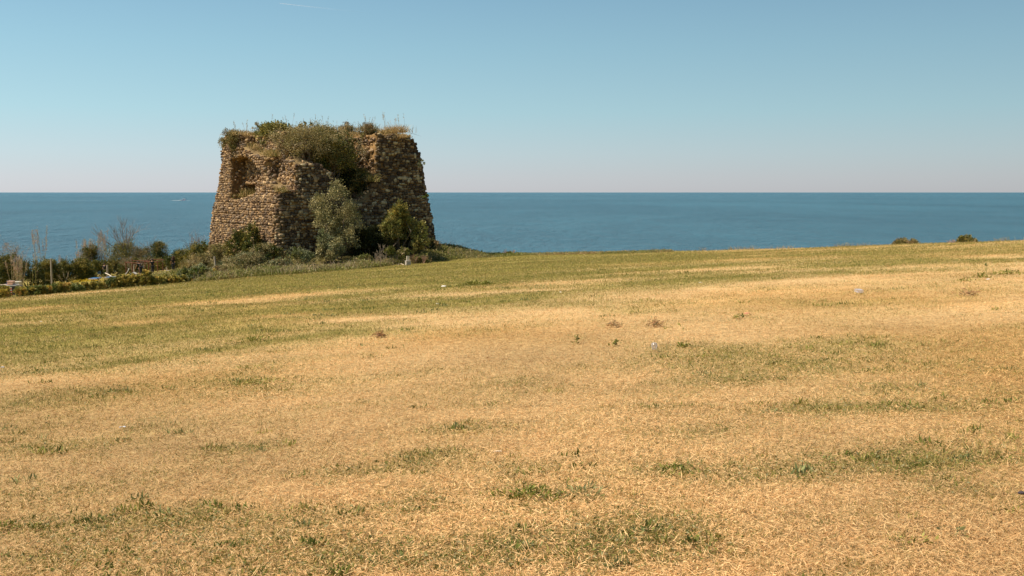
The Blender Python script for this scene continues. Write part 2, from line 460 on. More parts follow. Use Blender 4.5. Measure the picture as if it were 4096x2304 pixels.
def blades(mb, base, n, L, W, lean, cols, spread=0.1, seg=2, drop=0.25):
    """fan of curved grass blades from points near base"""
    base = np.asarray(base, float)
    if base.ndim == 1: base = np.tile(base, (n, 1))
    n = len(base)
    a = rng.uniform(0, 2 * math.pi, n); le = np.abs(rng.normal(size=n)) * lean
    D = np.stack([np.cos(a) * np.sin(le), np.sin(a) * np.sin(le), np.cos(le)], 1)
    L = np.asarray(L) * rng.uniform(0.55, 1.2, n); W = np.broadcast_to(W, (n,))
    P0 = base + np.stack([rng.normal(size=n) * spread, rng.normal(size=n) * spread, np.zeros(n)], 1)
    H = np.stack([np.cos(a), np.sin(a), np.zeros(n)], 1)
    S = unit(np.cross(D, unit(rng.normal(size=(n, 3))))) * (W / 2)[:, None]
    P1 = P0 + D * (L * 0.55)[:, None]
    P2 = P0 + D * L[:, None] + H * (L * drop * 0.8)[:, None] - np.array([0, 0, 1]) * (L * drop * 0.5)[:, None]
    V = np.stack([P0 - S, P0 + S, P1 + S * 0.8, P1 - S * 0.8, P2 + S * 0.15, P2 - S * 0.15], 1)
    i = np.arange(n)[:, None] * 6
    q = np.concatenate([i + np.array([0, 1, 2, 3]), i + np.array([3, 2, 4, 5])])
    c = np.array([cols[k] for k in rng.integers(0, len(cols), n)]) * (1 + 0.2 * rng.normal(size=(n, 1)))
    mb.add(V.reshape(-1, 3), q, col=np.repeat(np.clip(c, 0.01, 0.9)[:, None], 6, 1).reshape(-1, 3))

DRY = [(0.55, 0.38, 0.17), (0.45, 0.30, 0.12), (0.36, 0.26, 0.09), (0.62, 0.46, 0.24)]
MIXG = [(0.40, 0.30, 0.11), (0.24, 0.21, 0.06), (0.17, 0.17, 0.045), (0.5, 0.36, 0.16)]
GRN = [(0.13, 0.14, 0.03), (0.17, 0.17, 0.04), (0.09, 0.11, 0.022), (0.25, 0.21, 0.06)]

def tuft(name, label, base, n, L, W=0.03, lean=0.5, cols=DRY, spread=0.15, stalks=0, SL=1.0, cat='grass tuft', group=None, scol=(0.5, 0.4, 0.25), sw=0.016):
    base = np.asarray(base, float)
    e = empty(name, base, label, cat, group)
    b = MB(); blades(b, base - np.array([0, 0, 0.04]), n, L, W, lean, cols, spread)
    b.build('blade', M_GRASS, e)['kind'] = 'stuff'
    SL = SL * 0.82; sw = sw * 0.6
    if stalks:
        s = MB()
        for _ in range(stalks):
            p = base + np.array([np.clip(rng.normal(), -1.2, 1.2) * spread * 1.3, np.clip(rng.normal(), -1.2, 1.2) * spread, -0.04])
            ln = SL * rng.uniform(0.55, 1.15); a = rng.normal() * 0.12; b2 = rng.normal() * 0.12
            t = p + ln * np.array([a, b2, 1]); m_ = p + ln * 0.5 * np.array([a * 0.7, b2, 1])
            s.tube([p, m_, t], [sw, sw * 0.8, sw * 0.5], 3, scol)
            k = 10
            Q = t - np.array([a, b2, 1]) * ln * 0.3 * rng.uniform(0, 1, (k, 1))
            leaf_quads(s, Q, rng.normal(size=(k, 3)) * 0.5 + np.array([0, 0, 1]), 0.10 * ln, 0.025, jitter(scol, k))
        s.build('stalk', M_STRAW, e)['kind'] = 'stuff'
    return e

def branch_rec(mb, p, d, L, r, depth, col, spread=0.5, upb=0.25, n=3):
    q = p + d * L
    m_ = p + d * L * 0.5 + rng.normal(size=3) * L * 0.07
    mb.tube([p, m_, q], [r, r * 0.85, r * 0.7], 4 if depth > 1 else 3, col, cap=False)
    if depth <= 0: return [q]
    tips = []
    for k in range(n if depth > 1 else n + 1):
        t = rng.uniform(0.45, 1.0)
        b = p + (m_ - p) * (t * 2) if t < 0.5 else m_ + (q - m_) * (t * 2 - 1)
        nd = unit(d + rng.normal(size=3) * spread + np.array([0, 0, upb]))
        tips += branch_rec(mb, b, nd, L * rng.uniform(0.5, 0.8), r * 0.58, depth - 1, col, spread, upb, n)
    return tips

def bare(name, label, base, h, r, cat='bare shrub', trunks=3, depth=3, col=(0.24, 0.19, 0.15), spread=0.45, upb=0.25, lean=0.25, leaf=None, nleaf=0, group=None, n=3):
    base = np.asarray(base, float)
    e = empty(name, base, label, cat, group)
    b = MB(); tips = []
    for k in range(trunks):
        d = unit(np.array([rng.normal() * lean, rng.normal() * lean, 1.0]))
        tips += branch_rec(b, base + rng.normal(size=3) * np.array([0.08, 0.08, 0]) - np.array([0, 0, 0.1]), d, h * rng.uniform(0.36, 0.5), r, depth, col, spread, upb, n)
    b.build('branches', M_WOOD, e)
    if leaf and nleaf:
        f = MB(); T = np.array(tips); k = rng.integers(0, len(T), nleaf)
        cols, ll, lw = KIND[leaf]
        P = T[k] + rng.normal(size=(nleaf, 3)) * 0.13
        leaf_quads(f, P, rng.normal(size=(nleaf, 3)) * 0.6 + np.array([0, 0, 0.8]), ll, lw, np.array([cols[i] for i in rng.integers(0, len(cols), nleaf)]) * rng.uniform(0.7, 1.3, (nleaf, 1)))
        f.build('foliage', M_LEAF, e)
    return e

# ------------------------------------------------------------------ the ruined tower
ZB, ZT = -5.0, 6.5
INSET = 1.15
def tower_corner(a, b, z):
    """plan point a along the right face, b along the left face (0..1), at height z"""
    i = INSET * (z - ZB) / (ZT - ZB)
    A = i + a * (TS - 2 * i); B = i + b * (TS - 2 * i)
    p = TC + TR * A + TL * B
    return np.array([p[0], p[1], z])

def face_frame(which):
    t = TR if which == 'R' else TL
    nrm = np.array([TR[1], -TR[0]]) if which == 'R' else -TR     # outward, horizontal
    return t, nrm

def on_face(which, u, v):
    """photo pixel -> point on the battered plane of that face"""
    c0 = tower_corner(0, 0, ZB); c1 = tower_corner(0, 0, ZT)
    far = tower_corner(1, 0, ZB) if which == 'R' else tower_corner(0, 1, ZB)
    n = np.cross(far - c0, c1 - c0)
    d = ray(u, v); o = np.array([0, 0, EYE])
    return o + d * (np.dot(c0 - o, n) / np.dot(d, n))

def tmp_obj(name, V, F):
    me = bpy.data.meshes.new(name); me.from_pydata([tuple(map(float, v)) for v in V], [], F); me.update()
    bm = bmesh.new(); bm.from_mesh(me); bmesh.ops.recalc_face_normals(bm, faces=bm.faces); bm.to_mesh(me); bm.free()
    o = bpy.data.objects.new(name, me); COL.objects.link(o); return o

def cutter(which, poly, depth, out=1.2, slope=0.0):
    """prism through a wall: outline on the face, pushed inward by depth; slope lowers the inner end"""
    t, nr = face_frame(which)
    P = [on_face(which, u, v) for u, v in poly]
    n3 = np.array([nr[0], nr[1], 0])
    V = [p + n3 * out for p in P] + [p - n3 * depth + np.array([0, 0, slope]) for p in P]
    k = len(P)
    F = [list(range(k)), list(range(k, 2 * k))[::-1]] + [[i, (i + 1) % k, k + (i + 1) % k, k + i] for i in range(k)]
    return tmp_obj('cut', V, F)

def build_tower():
    cs = [(0, 0), (1, 0), (1, 1), (0, 1)]
    V = [tower_corner(a, b, ZB) for a, b in cs] + [tower_corner(a, b, ZT) for a, b in cs]
    base = tmp_obj('tmp', V, [[3, 2, 1, 0], [4, 5, 6, 7], [0, 1, 5, 4], [1, 2, 6, 5], [2, 3, 7, 6], [3, 0, 4, 7]])
    cuts = [
        cutter('L', [(926, 640), (960, 622), (1012, 640), (1046, 690), (1054, 745), (1052, 772), (1004, 790), (945, 800), (926, 792)], 1.35),
        cutter('L', [(926, 744), (950, 735), (968, 748), (966, 790), (944, 799), (926, 793)], 2.6),
        cutter('L', [(955, 440), (1250, 440), (1250, 560), (1120, 640), (1056, 640), (1018, 632), (968, 604), (958, 548)], 1.3, slope=0.4),
        cutter('L', [(1010, 440), (1250, 440), (1250, 780), (1106, 770), (1075, 742), (1058, 690), (1060, 640), (1035, 600)], 1.3, slope=0.3),
        cutter('L', [(820, 440), (898, 440), (884, 585), (874, 615), (820, 640)], 18),
        cutter('L', [(826, 930), (846, 930), (850, 960), (851, 1000), (820, 1000)], 0.35),
        cutter('R', [(1040, 440), (1172, 440), (1172, 752), (1108, 768), (1040, 770)], 1.3),
        cutter('R', [(1040, 440), (1330, 440), (1330, 690), (1282, 674), (1174, 668), (1040, 650)], 2.6, slope=0.9),
        cutter('R', [(1180, 440), (1505, 440), (1500, 560), (1490, 640), (1400, 700), (1330, 690), (1240, 640)], 4.2),
        cutter('R', [(1316, 440), (1508, 440), (1505, 600), (1503, 700), (1482, 790), (1446, 842), (1396, 836), (1344, 770), (1322, 700)], 3.6, slope=1.4),
        cutter('R', [(1606, 440), (1800, 440), (1800, 660), (1686, 650), (1674, 606), (1662, 574), (1642, 548), (1616, 524)], 18),
        cutter('R', [(1510, 440), (1640, 440), (1645, 528), (1600, 516), (1540, 516), (1512, 524)], 18),
        cutter('R', [(1445, 608), (1500, 612), (1500, 664), (1440, 668)], 5.4),
        cutter('R', [(1694, 640), (1800, 640), (1800, 800), (1712, 800), (1706, 730)], 0.5),
    ]
    for i, c in enumerate(cuts):
        m = base.modifiers.new('b%d' % i, 'BOOLEAN'); m.object = c; m.operation = 'DIFFERENCE'; m.solver = 'EXACT'
    m = base.modifiers.new('r', 'REMESH'); m.mode = 'VOXEL'; m.voxel_size = 0.13
    dg = bpy.context.evaluated_depsgraph_get()
    ev = base.evaluated_get(dg); me = bpy.data.meshes.new_from_object(ev)
    for o in cuts + [base]: bpy.data.objects.remove(o)
    n = len(me.vertices)
    v = np.empty(n * 3, np.float32); me.vertices.foreach_get('co', v); v = v.reshape(-1, 3).astype(float)
    nr = np.empty(n * 3, np.float32); me.vertices.foreach_get('normal', nr); nr = nr.reshape(-1, 3).astype(float)
    def n3(p, s, sd): return (vnoise(p[:, 0] * s + p[:, 2] * 0.7 * s, p[:, 1] * s - 0.6 * p[:, 2] * s, sd) + vnoise(p[:, 2] * s, p[:, 0] * s + p[:, 1] * s, sd + 3)) - 1
    hz = sstep(0, 5.5, v[:, 2])
    dv = (0.16 * n3(v, 0.6, 1) + 0.11 * n3(v, 1.7, 2) + 0.06 * n3(v, 4.1, 4)) * (0.2 + 1.05 * hz)
    v = v + nr * dv[:, None]
    hn_ = nr.copy(); hn_[:, 2] = 0; ln_ = np.linalg.norm(hn_, axis=1)
    ctr0 = tower_corner(0.5, 0.5, 0); outw = ((v[:, :2] - ctr0[:2]) * hn_[:, :2]).sum(1)
    v = v + unit(hn_) * (0.27 * (1 - sstep(-0.4, 2.4, v[:, 2])) * (ln_ > 0.5) * (outw > 3.5))[:, None]
    v[:, 2] += np.where(nr[:, 2] > 0.6, 0.35 * n3(v, 0.35, 6), 0)
    me.vertices.foreach_set('co', v.astype(np.float32).ravel()); me.update()
    me.vertices.foreach_get('normal', np.empty(n * 3, np.float32))
    tan = np.array([0.15, 0.09, 0.042]); och = np.array([0.30, 0.18, 0.07]); soil = np.array([0.27, 0.19, 0.09])
    k = np.clip(0.5 + 0.9 * n3(v, 0.5, 8), 0, 1)[:, None]
    c = tan * (1 - k) + och * k
    top = sstep(0.45, 0.8, nr[:, 2])[:, None]
    c = c * (1 - top) + soil * top
    at_ = me.color_attributes.new('Col', 'FLOAT_COLOR', 'POINT')
    at_.data.foreach_set('color', np.concatenate([c, np.ones((n, 1))], 1).astype(np.float32).ravel())
    me.materials.clear(); me.materials.append(M_MORTAR)
    me.polygons.foreach_set('use_smooth', np.ones(len(me.polygons), bool))
    ctr = tower_corner(0.5, 0.5, -3.5)
    root = empty('ruined_tower', ctr, 'roofless ruined square watchtower of rough field stone with a gaping breach', 'tower')
    wall = bpy.data.objects.new('wall', me); COL.objects.link(wall)
    v2 = v - ctr; me.vertices.foreach_set('co', v2.astype(np.float32).ravel()); me.update()
    wall.parent = root
    # ---- stones
    tris = []
    polys = [tuple(p.vertices) for p in me.polygons]
    bvh = BVHTree.FromPolygons([Vector(p) for p in v], polys)
    T = []
    bmx = bmesh.new(); bmesh.ops.create_cube(bmx, size=2.0); bmesh.ops.subdivide_edges(bmx, edges=bmx.edges[:], cuts=1, use_grid_fill=True)
    tv = np.array([q.co[:] for q in bmx.verts]); tf = np.array([[q.index for q in f.verts] for f in bmx.faces]); bmx.free()
    for s in range(14):
        kk = rng.uniform(0.4, 0.95)
        sp = unit(tv) * 1.18
        p = tv * (1 - kk) + sp * kk
        p = p * rng.uniform(0.82, 1.12, (len(tv), 3))
        T.append(p)
    nrm_all = {'R': np.array([TR[1], -TR[0], 0]), 'L': np.array([-TR[0], -TR[1], 0]), 'BR': np.array([TR[0], TR[1], 0]), 'BL': np.array([TL[0], TL[1], 0])}
    stones = []   # centre, x axis, y axis(out), z axis, half sizes, colour
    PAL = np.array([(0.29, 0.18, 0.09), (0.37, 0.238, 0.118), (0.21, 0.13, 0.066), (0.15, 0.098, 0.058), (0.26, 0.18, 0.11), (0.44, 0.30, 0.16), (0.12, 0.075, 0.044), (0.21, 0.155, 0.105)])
    PALR = np.array([(0.17, 0.112, 0.06), (0.26, 0.178, 0.095), (0.105, 0.068, 0.04), (0.07, 0.047, 0.032), (0.20, 0.145, 0.088), (0.36, 0.255, 0.14), (0.125, 0.093, 0.06)])  # right-face stones: dark patina, and the face's shade put into the colour
    def lay(which, t2, o2, n3v, big):
        t3 = np.array([t2[0], t2[1], 0])
        z = -4.6; lift = 0
        while z < 6.6:
            hrow = rng.uniform(0.12, 0.23) if not big else rng.uniform(0.15, 0.31)
            lift += hrow
            gap = 0.0
            if lift > 0.78: gap = 0.05 if not big else 0.0; lift = 0
            a = 0.0; i = INSET * (z - ZB) / (ZT - ZB)
            # battered plane position
            while a < TS:
                ln = rng.choice([rng.uniform(0.10, 0.2), rng.uniform(0.16, 0.40)]) if not big else rng.choice([rng.uniform(0.14, 0.3), rng.uniform(0.22, 0.58)])
                s = a + ln / 2; a += ln * 0.97
                if rng.random() < 0.015: continue
                base = np.array([o2[0], o2[1], 0]) + t3 * s
                base[2] = z + hrow / 2 + (0.16 if not big else 0.2) * (float(vnoise(s * 0.55, z * 0.3, 21)) - 0.5) + rng.normal() * (0.024 if not big else 0.036)
                org = base + n3v * 1.5
                hit = bvh.ray_cast(Vector(org), Vector(-n3v), 7.5)
                if hit[0] is None: continue
                hp = np.array(hit[0]); hn = np.array(hit[1])
                dep = np.dot(base - n3v * i - hp, n3v)
                al = np.dot(hn, n3v)
                if al < 0.35 or hn[2] > 0.75: continue
                tilt = rng.normal() * 0.09; bigk = rng.uniform(1.25, 1.7) if rng.random() < 0.10 else rng.uniform(0.72, 1.08)
                if dep > 0.28:
                    if rng.random() < 0.40: continue
                    tilt = rng.normal() * 0.35
                xa = unit(t3 - hn * np.dot(t3, hn)); ya = unit(0.5 * hn + 0.5 * n3v)
                za = unit(np.cross(xa, ya)); xa = np.cross(ya, za)
                x2 = xa * math.cos(tilt) + za * math.sin(tilt); z2 = np.cross(x2, ya)
                if z2[2] < 0: z2 = -z2
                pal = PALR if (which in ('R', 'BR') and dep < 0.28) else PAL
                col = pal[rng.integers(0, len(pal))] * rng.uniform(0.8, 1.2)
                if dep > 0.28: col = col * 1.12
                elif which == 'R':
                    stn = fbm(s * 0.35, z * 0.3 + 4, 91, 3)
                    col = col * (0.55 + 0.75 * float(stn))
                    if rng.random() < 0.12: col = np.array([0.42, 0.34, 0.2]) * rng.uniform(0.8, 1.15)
                stones.append((hp + ya * rng.uniform(-0.05, 0.045), x2, ya, z2, (ln * 0.47 * (0.75 + 0.25 * bigk), 0.12 + 0.3 * hrow * rng.uniform(0.5, 1.5), hrow * 0.52 * bigk), col))
            z += hrow * 0.98 + gap
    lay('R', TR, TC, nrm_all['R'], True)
    lay('L', TL, TC, nrm_all['L'], False)
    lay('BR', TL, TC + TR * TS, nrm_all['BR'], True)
    lay('BL', TR, TC + TL * TS, nrm_all['BL'], False)
    # rubble on broken reveals
    pc = np.array([v[list(p)].mean(0) for p in polys])
    nn = np.empty(len(me.polygons) * 3, np.float32); me.polygons.foreach_get('normal', nn); nn = nn.reshape(-1, 3).astype(float)
    ar = np.empty(len(me.polygons), np.float32); me.polygons.foreach_get('area', ar)
    al = np.max(np.stack([nn @ nrm_all[k] for k in nrm_all]), 0)
    plane_i = INSET * (pc[:, 2] - ZB) / (ZT - ZB)
    depR = -((pc - np.array([TC[0], TC[1], 0])) @ nrm_all['R']) - plane_i
    depL = -((pc - np.array([TC[0], TC[1], 0])) @ nrm_all['L']) - plane_i
    dep_in = np.minimum(depR, depL)
    w = ((al < 0.75) | (dep_in > 0.3)) & (nn[:, 2] < 0.85) & (nn[:, 2] > -0.6) & (pc[:, 2] > -1.5) & (dep_in > 0.15) & (dep_in < 7)
    ids = np.nonzero(w)[0]
    pr = ar[ids] / ar[ids].sum()
    for f in rng.choice(ids, size=min(2600, int(ar[ids].sum() * 17)), p=pr):
        hn = nn[f]; hp = pc[f] + rng.normal(size=3) * 0.06
        ya = unit(hn + rng.normal(size=3) * 0.3); xa = unit(np.cross(np.array([0, 0, 1.0]) + rng.normal(size=3) * 0.25, ya)); za = np.cross(xa, ya)
        if za[2] < 0: za = -za
        s0 = rng.uniform(0.08, 0.19)
        col = PAL[rng.integers(0, len(PAL))] * rng.uniform(0.95, 1.4)
        stones.append((hp + hn * rng.uniform(-0.02, 0.05), xa, ya, za, (s0 * rng.uniform(0.8, 1.3), 0.12, s0 * rng.uniform(0.45, 0.8)), col))
    # fallen and perched stones on ledges
    b = MB()
    C = np.array([s[0] for s in stones]); XA = np.array([s[1] for s in stones]); YA = np.array([s[2] for s in stones]); ZA = np.array([s[3] for s in stones])
    H = np.array([s[4] for s in stones]); CC = np.array([s[5] for s in stones])
    ti = rng.integers(0, len(T), len(stones)); TT = np.array(T)[ti]
    W = C[:, None] + TT[..., 0:1] * (H[:, 0:1] * XA)[:, None] + TT[..., 1:2] * (H[:, 1:2] * YA)[:, None] + TT[..., 2:3] * (H[:, 2:3] * ZA)[:, None]
    m = len(tv); off = (np.arange(len(stones)) * m)[:, None, None]
    b.add(W.reshape(-1, 3), (tf[None] + off).reshape(-1, 4), col=np.repeat(CC[:, None], m, 1).reshape(-1, 3))
    o = b.build('stonework', M_STONE, root, smooth=True); o.parent = wall
    print('stones', len(stones))
    # flat slab cornice on the wall inside the breach, brick lining of the inner opening
    cor = MB()
    p0 = at(1362, 560, 85.9); p1 = at(1472, 549, 87.6)
    for k in range(9):
        t0 = k / 9
        p = p0 + (p1 - p0) * (t0 + 0.05)
        cor.box(p, (0.30, 0.55, 0.09 + 0.04 * rng.random()), Matrix.Rotation(PHI + rng.normal() * 0.05, 3, 'Z'), np.array([0.40, 0.31, 0.19]) * rng.uniform(0.8, 1.2))
    cor.build('coping', M_STONE, root)
    br = MB()
    n3v = nrm_all['R']; t3 = np.array([TR[0], TR[1], 0])
    o0 = on_face('R', 1446, 662) - n3v * 4.12
    for i in range(9):
        for j in range(6):
            if rng.random() < 0.12: continue
            q = o0 + t3 * (0.2 + j * 0.235 + (i % 2) * 0.1) + np.array([0, 0, 0.05 + i * 0.115])
            br.box(q - n3v * rng.uniform(0.6, 0.75), (0.21, 0.12, 0.075), Matrix.Rotation(PHI, 3, 'Z'), np.array([0.30, 0.13, 0.06]) * rng.uniform(0.7, 1.3))
    br.build('brick_lining', M_STONE, root)
    return bvh
TOWER = build_tower()

def hit_px(u, v, back=0.0):
    """point of the tower seen at a photo pixel"""
    d = ray(u, v); d = d / np.linalg.norm(d)
    h = TOWER.ray_cast(Vector((0, 0, EYE)), Vector(d))
    if h[0] is None: return None
    return np.array(h[0]) + d * back

# ------------------------------------------------------------------ plants growing on the tower
def tshrub(label, u, vtop, wpx, vbase, Y, kind, n, rest=0.5, depth=None, **kw):
    p = at(u, vbase, Y)
    top = at(u, vtop, Y)[2]
    w = wpx * Y / FPX
    return shrub(kw.pop('name', 'shrub'), label, 'shrub', p, w, depth or w, top - p[2], kind, n, rest=rest, **kw)

tshrub('dull olive shrub overhanging the left top corner of the ruined tower', 932, 518, 122, 622, 87.0, 'olive', 5200, kind2='brown', depth=2.4, rest=0.52, flip=-0.9, spread=0.75)
tshrub('small round greyish bush alone on the tower top, against the sky', 1025, 492, 38, 532, 86.5, 'dusty', 420, lobes=6, lsc=0.8, name='bush')
tshrub('bright yellow-green shrub on the tower top left of the big mound', 1105, 495, 185, 600, 84.2, 'lime', 6000, kind2='mastic', lobes=12, depth=2.8, spread=0.75)
tshrub('dark green pointed sapling sticking up behind the yellow-green shrub on the tower', 1077, 487, 30, 530, 86.0, 'green', 420, lobes=5, name='sapling', spread=0.75)
for k, (u, vt) in enumerate([(1203, 492), (1219, 489), (1244, 491)]):
    tshrub(['dark green sapling on the tower top, left one of three in a row', 'dark green sapling on the tower top, middle one of three in a row', 'dark green sapling on the tower top, right one of three in a row'][k],
           u, vt, 20, 520, 86.5, 'green', 260, lobes=5, name='sapling', group='saplings on the tower top', spread=0.8)
tshrub('largest grey-green domed shrub overhanging the broken front of the tower', 1215, 508, 310, 675, 82.4, 'dusty', 11000, kind2='olive', lobes=18, depth=3.6, rest=0.5, spread=0.74, flip=-0.5)
tshrub('dark olive shrub hanging right of the largest dome into the breach', 1335, 545, 220, 735, 83.6, 'olive', 8000, kind2='dark', lobes=15, depth=2.8, spread=0.74, flip=-0.8)
tshrub('thick yellow-olive shrub on top behind the largest dome of the tower', 1290, 503, 260, 610, 85.6, 'olive', 6000, kind2='dusty', lobes=12, depth=2.8, spread=0.75)
tshrub('low tan shrub along the back top of the tower, behind the breach', 1385, 500, 130, 552, 89.5, 'dusty', 2600, kind2='brown', lobes=9, depth=2)
tshrub('brownish shrub beside the right stump of the tower, on the breach edge', 1475, 492, 80, 590, 85.8, 'brown', 2200, kind2='olive', lobes=8, depth=1.6)
tshrub('dark shadowy shrub filling the bottom of the tower breach', 1405, 672, 210, 850, 84.7, 'deep_shade', 7500, kind2='olive', lobes=11, depth=2.4)
tshrub('olive shrub on the slope of the breach, above the silver bush', 1448, 672, 120, 800, 85.2, 'olive', 3600, kind2='mastic', lobes=9, depth=2.0)
def top_growth():
    b = MB(); n = 6000
    a = rng.uniform(0.02, 0.98, n); c = rng.uniform(0.02, 0.98, n)
    P = []
    for i in range(n):
        q = tower_corner(a[i], c[i], ZT)
        h = TOWER.ray_cast(Vector((q[0], q[1], 12)), Vector((0, 0, -1)))
        if h[0] is not None and h[0][2] > 4.6 and h[1][2] > 0.5: P.append(h[0][:])
    P = np.array(P)
    k = fbm(P[:, 0] * 0.7, P[:, 1] * 0.7, 33, 3)
    P = P[k > 0.40]
    blades(b, np.repeat(P, 3, 0), 0, 0.55, 0.035, 0.5, MIXG + DRY, 0.15)
    m = len(P) * 3
    Q = np.repeat(P, 3, 0) + rng.normal(size=(m, 3)) * 0.15 + np.array([0, 0, 0.15])
    leaf_quads(b, Q, rng.normal(size=(m, 3)) + np.array([0, 0, 0.5]), 0.14, 0.07, jitter((0.2, 0.165, 0.065), m, 0.3))
    tag(b.build('top_growth', M_GRASS), 'low tan grass and herbs covering the top of the ruined tower', 'grass', kind='stuff')
top_growth()
bare('dead_bush', 'tangle of dead grey branches hanging under the largest dome of the tower', at(1195, 600, 81.6), 1.5, 0.03, 'dead bush', 7, 3, (0.34, 0.27, 0.19), 0.8, -0.1, 1.1)
p = at(1415, 650, 85.4)
bare('small_tree', 'small crooked pale-branched tree growing inside the breach of the tower', p, 2.1, 0.05, 'tree', 2, 3, (0.42, 0.34, 0.24), 0.7, 0.1, 0.6, 'dusty', 1500)
tuft('grass_tuft', 'dry grass with tall stalks on the crown of the right tower stump', at(1585, 528, 86.5), 420, 0.75, 0.03, 0.6, DRY, 0.55, 12, 1.9)
tuft('grass_tuft', 'dry grass hanging over the right shoulder of the tower stump', at(1612, 548, 85.6), 240, 0.42, 0.03, 0.8, DRY, 0.25, 3, 0.8)
tuft('grass_tuft', 'green-brown grass clump left of the right stump crown, on the skyline', at(1470, 522, 87.5), 300, 0.75, 0.03, 0.6, MIXG, 0.5, 10, 1.5)
tuft('grass_tuft', 'tan grass along the tower top above the stone coping', at(1400, 546, 88.2), 420, 0.6, 0.03, 0.7, DRY, 0.8, 8, 1.4)
tuft('grass_tuft', 'yellowish grass clump on the left end of the coping', at(1345, 553, 86.9), 240, 0.7, 0.03, 0.6, MIXG, 0.35, 5, 1.3)
tuft('grass_tuft', 'dry grass with thin tall stalks near the left top of the tower', at(985, 540, 87.0), 300, 0.55, 0.03, 0.7, DRY, 0.6, 12, 1.5)
tuft('grass_tuft', 'thin tall stalks rising between the saplings of the tower top', at(1150, 522, 86.5), 200, 0.5, 0.03, 0.6, DRY, 0.9, 10, 1.5)
tuft('grass_tuft', 'thin tall stalks rising on the tower top right of the saplings', at(1290, 522, 87.5), 200, 0.5, 0.03, 0.6, DRY, 0.8, 9, 1.6)
h = hit_px(1000, 782); h = at(1000, 778, 82.5) if h is None else h
tuft('grass_tuft', 'tan grass growing on the sill of the left tower niche', h, 520, 0.85, 0.03, 0.7, MIXG, 0.55, 6, 1.0)
h = hit_px(962, 788); h = at(962, 785, 83) if h is None else h
tuft('grass_tuft', 'green grass at the dark lower hole of the left niche', h, 160, 0.5, 0.035, 0.7, MIXG, 0.28)
h = hit_px(1125, 764); h = at(1125, 762, 80) if h is None else h
tuft('grass_tuft', 'yellow-green grass on the broken corner of the tower', h, 140, 0.55, 0.03, 0.6, MIXG, 0.25)
h = hit_px(1165, 765); h = at(1165, 764, 80) if h is None else h
bare('dead_bush', 'tangled reddish dead bush on the broken corner ledge of the tower', h, 0.9, 0.018, 'dead bush', 7, 3, (0.33, 0.20, 0.13), 0.8, 0.0, 0.9)
for (u, v, lab) in [(1100, 625, 'dry grass below the largest dome, at its left foot on the tower'), (1262, 650, 'grass hanging under the largest dome of the tower, over the intact wall'),
                    (1490, 725, 'bright yellow grass in the breach against the right tower stump'), (1195, 605, 'dark grass in the hollow under the largest dome')]:
    h = hit_px(u, v); h = at(u, v, 83) if h is None else h
    tuft('grass_tuft', lab, h + np.array([0, -0.3, 0]), 260, 0.75, 0.03, 0.7, MIXG, 0.3)
h = at(1683, 676, 85.0)
shrub('shrub', 'small green plant clinging to the right edge of the tower', 'shrub', h, 0.8, 0.7, 0.8, 'grey', 420, lobes=5)
h = at(1707, 805, 85.0)
shrub('shrub', 'small dark plant on the lower right shoulder of the tower', 'shrub', h, 0.8, 0.6, 0.6, 'green', 320, lobes=5)

# ------------------------------------------------------------------ shrubs at the foot of the tower
def foot(label, u, vtop, wpx, vbase, Y, kind, n, **kw):
    x = (u - 2048) / FPX * Y
    z = Gs(x, Y); top = at(u, vtop, Y)[2]; w = wpx * Y / FPX
    name = kw.pop('name', 'bush')
    return shrub(name, label, kw.pop('cat', 'bush'), (x, Y, z - 0.05), w, kw.pop('depth', w * 0.7), top - z, kind, n, **kw)

foot('tall silvery olive bush standing before the breach of the tower', 1350, 750, 190, 1050, 79.0, 'silver', 11000, lobes=18, rest=0.54, lsc=0.9, spread=0.9, depth=2.6, flip=-0.85)
foot('lower silvery bush at the left foot of the tall silvery bush', 1322, 925, 112, 1055, 77.6, 'silver', 3600, lobes=10, rest=0.45, kind2='grey', spread=0.9, flip=-0.9)
foot('rounded lime-green bush beside the right part of the tower wall', 1606, 824, 140, 1000, 80.6, 'lime', 9000, lobes=13, rest=0.62, kind2='mastic', depth=2.4, spread=0.85, flip=-0.9)
foot('small yellowish bush at the right edge of the lime-green bush', 1672, 885, 74, 1010, 80.4, 'lime', 2400, lobes=8, rest=0.55, depth=1.4, flip=-0.9)
foot('dark shaded thicket between the silvery bush and the lime-green bush', 1475, 890, 210, 1030, 80.8, 'deep_shade', 11000, lobes=18, flip=-0.95, rest=0.45, depth=2.2)
foot('dark shaded thicket under the lime-green bush', 1615, 900, 220, 1035, 81.6, 'deep_shade', 11000, lobes=18, flip=-0.95, rest=0.45, depth=2.0)
foot('dark low thicket right of the tower wall foot', 1722, 955, 120, 1040, 84.2, 'deep_shade', 4200, lobes=12, flip=-0.95, rest=0.45, kind2='brown')
foot('dark rounded bush at the right foot of the tower, against the sea', 1785, 985, 62, 1025, 86.5, 'dark', 1500, lobes=7)
foot('climbing ivy with yellowing leaves on the left tower face', 955, 932, 115, 1050, 80.2, 'mastic', 4200, lobes=14, kind2='dark', depth=1.3, spread=0.95, flip=-1, rest=0.35)
foot('dark ivy spire against the left tower face near the corner', 1015, 920, 84, 1050, 79.2, 'dark', 3400, lobes=12, kind2='mastic', depth=1.1, spread=1.0, flip=-1, rest=0.3)
foot('bramble heap with pale glossy leaves at the tower corner', 1062, 975, 150, 1065, 76.8, 'dusty', 4600, lobes=14, kind2='dark', depth=1.8, flip=-1, rest=0.4)
foot('dusty bramble heap left of the ivy, at the tower foot', 885, 965, 130, 1060, 82.2, 'dusty', 4200, lobes=13, flip=-1, rest=0.4, kind2='olive', depth=1.8)
foot('low dry bramble mound in front of the ivy', 985, 1010, 210, 1085, 75.8, 'dusty', 5200, lobes=16, flip=-1, rest=0.4, kind2='grey', depth=1.8)
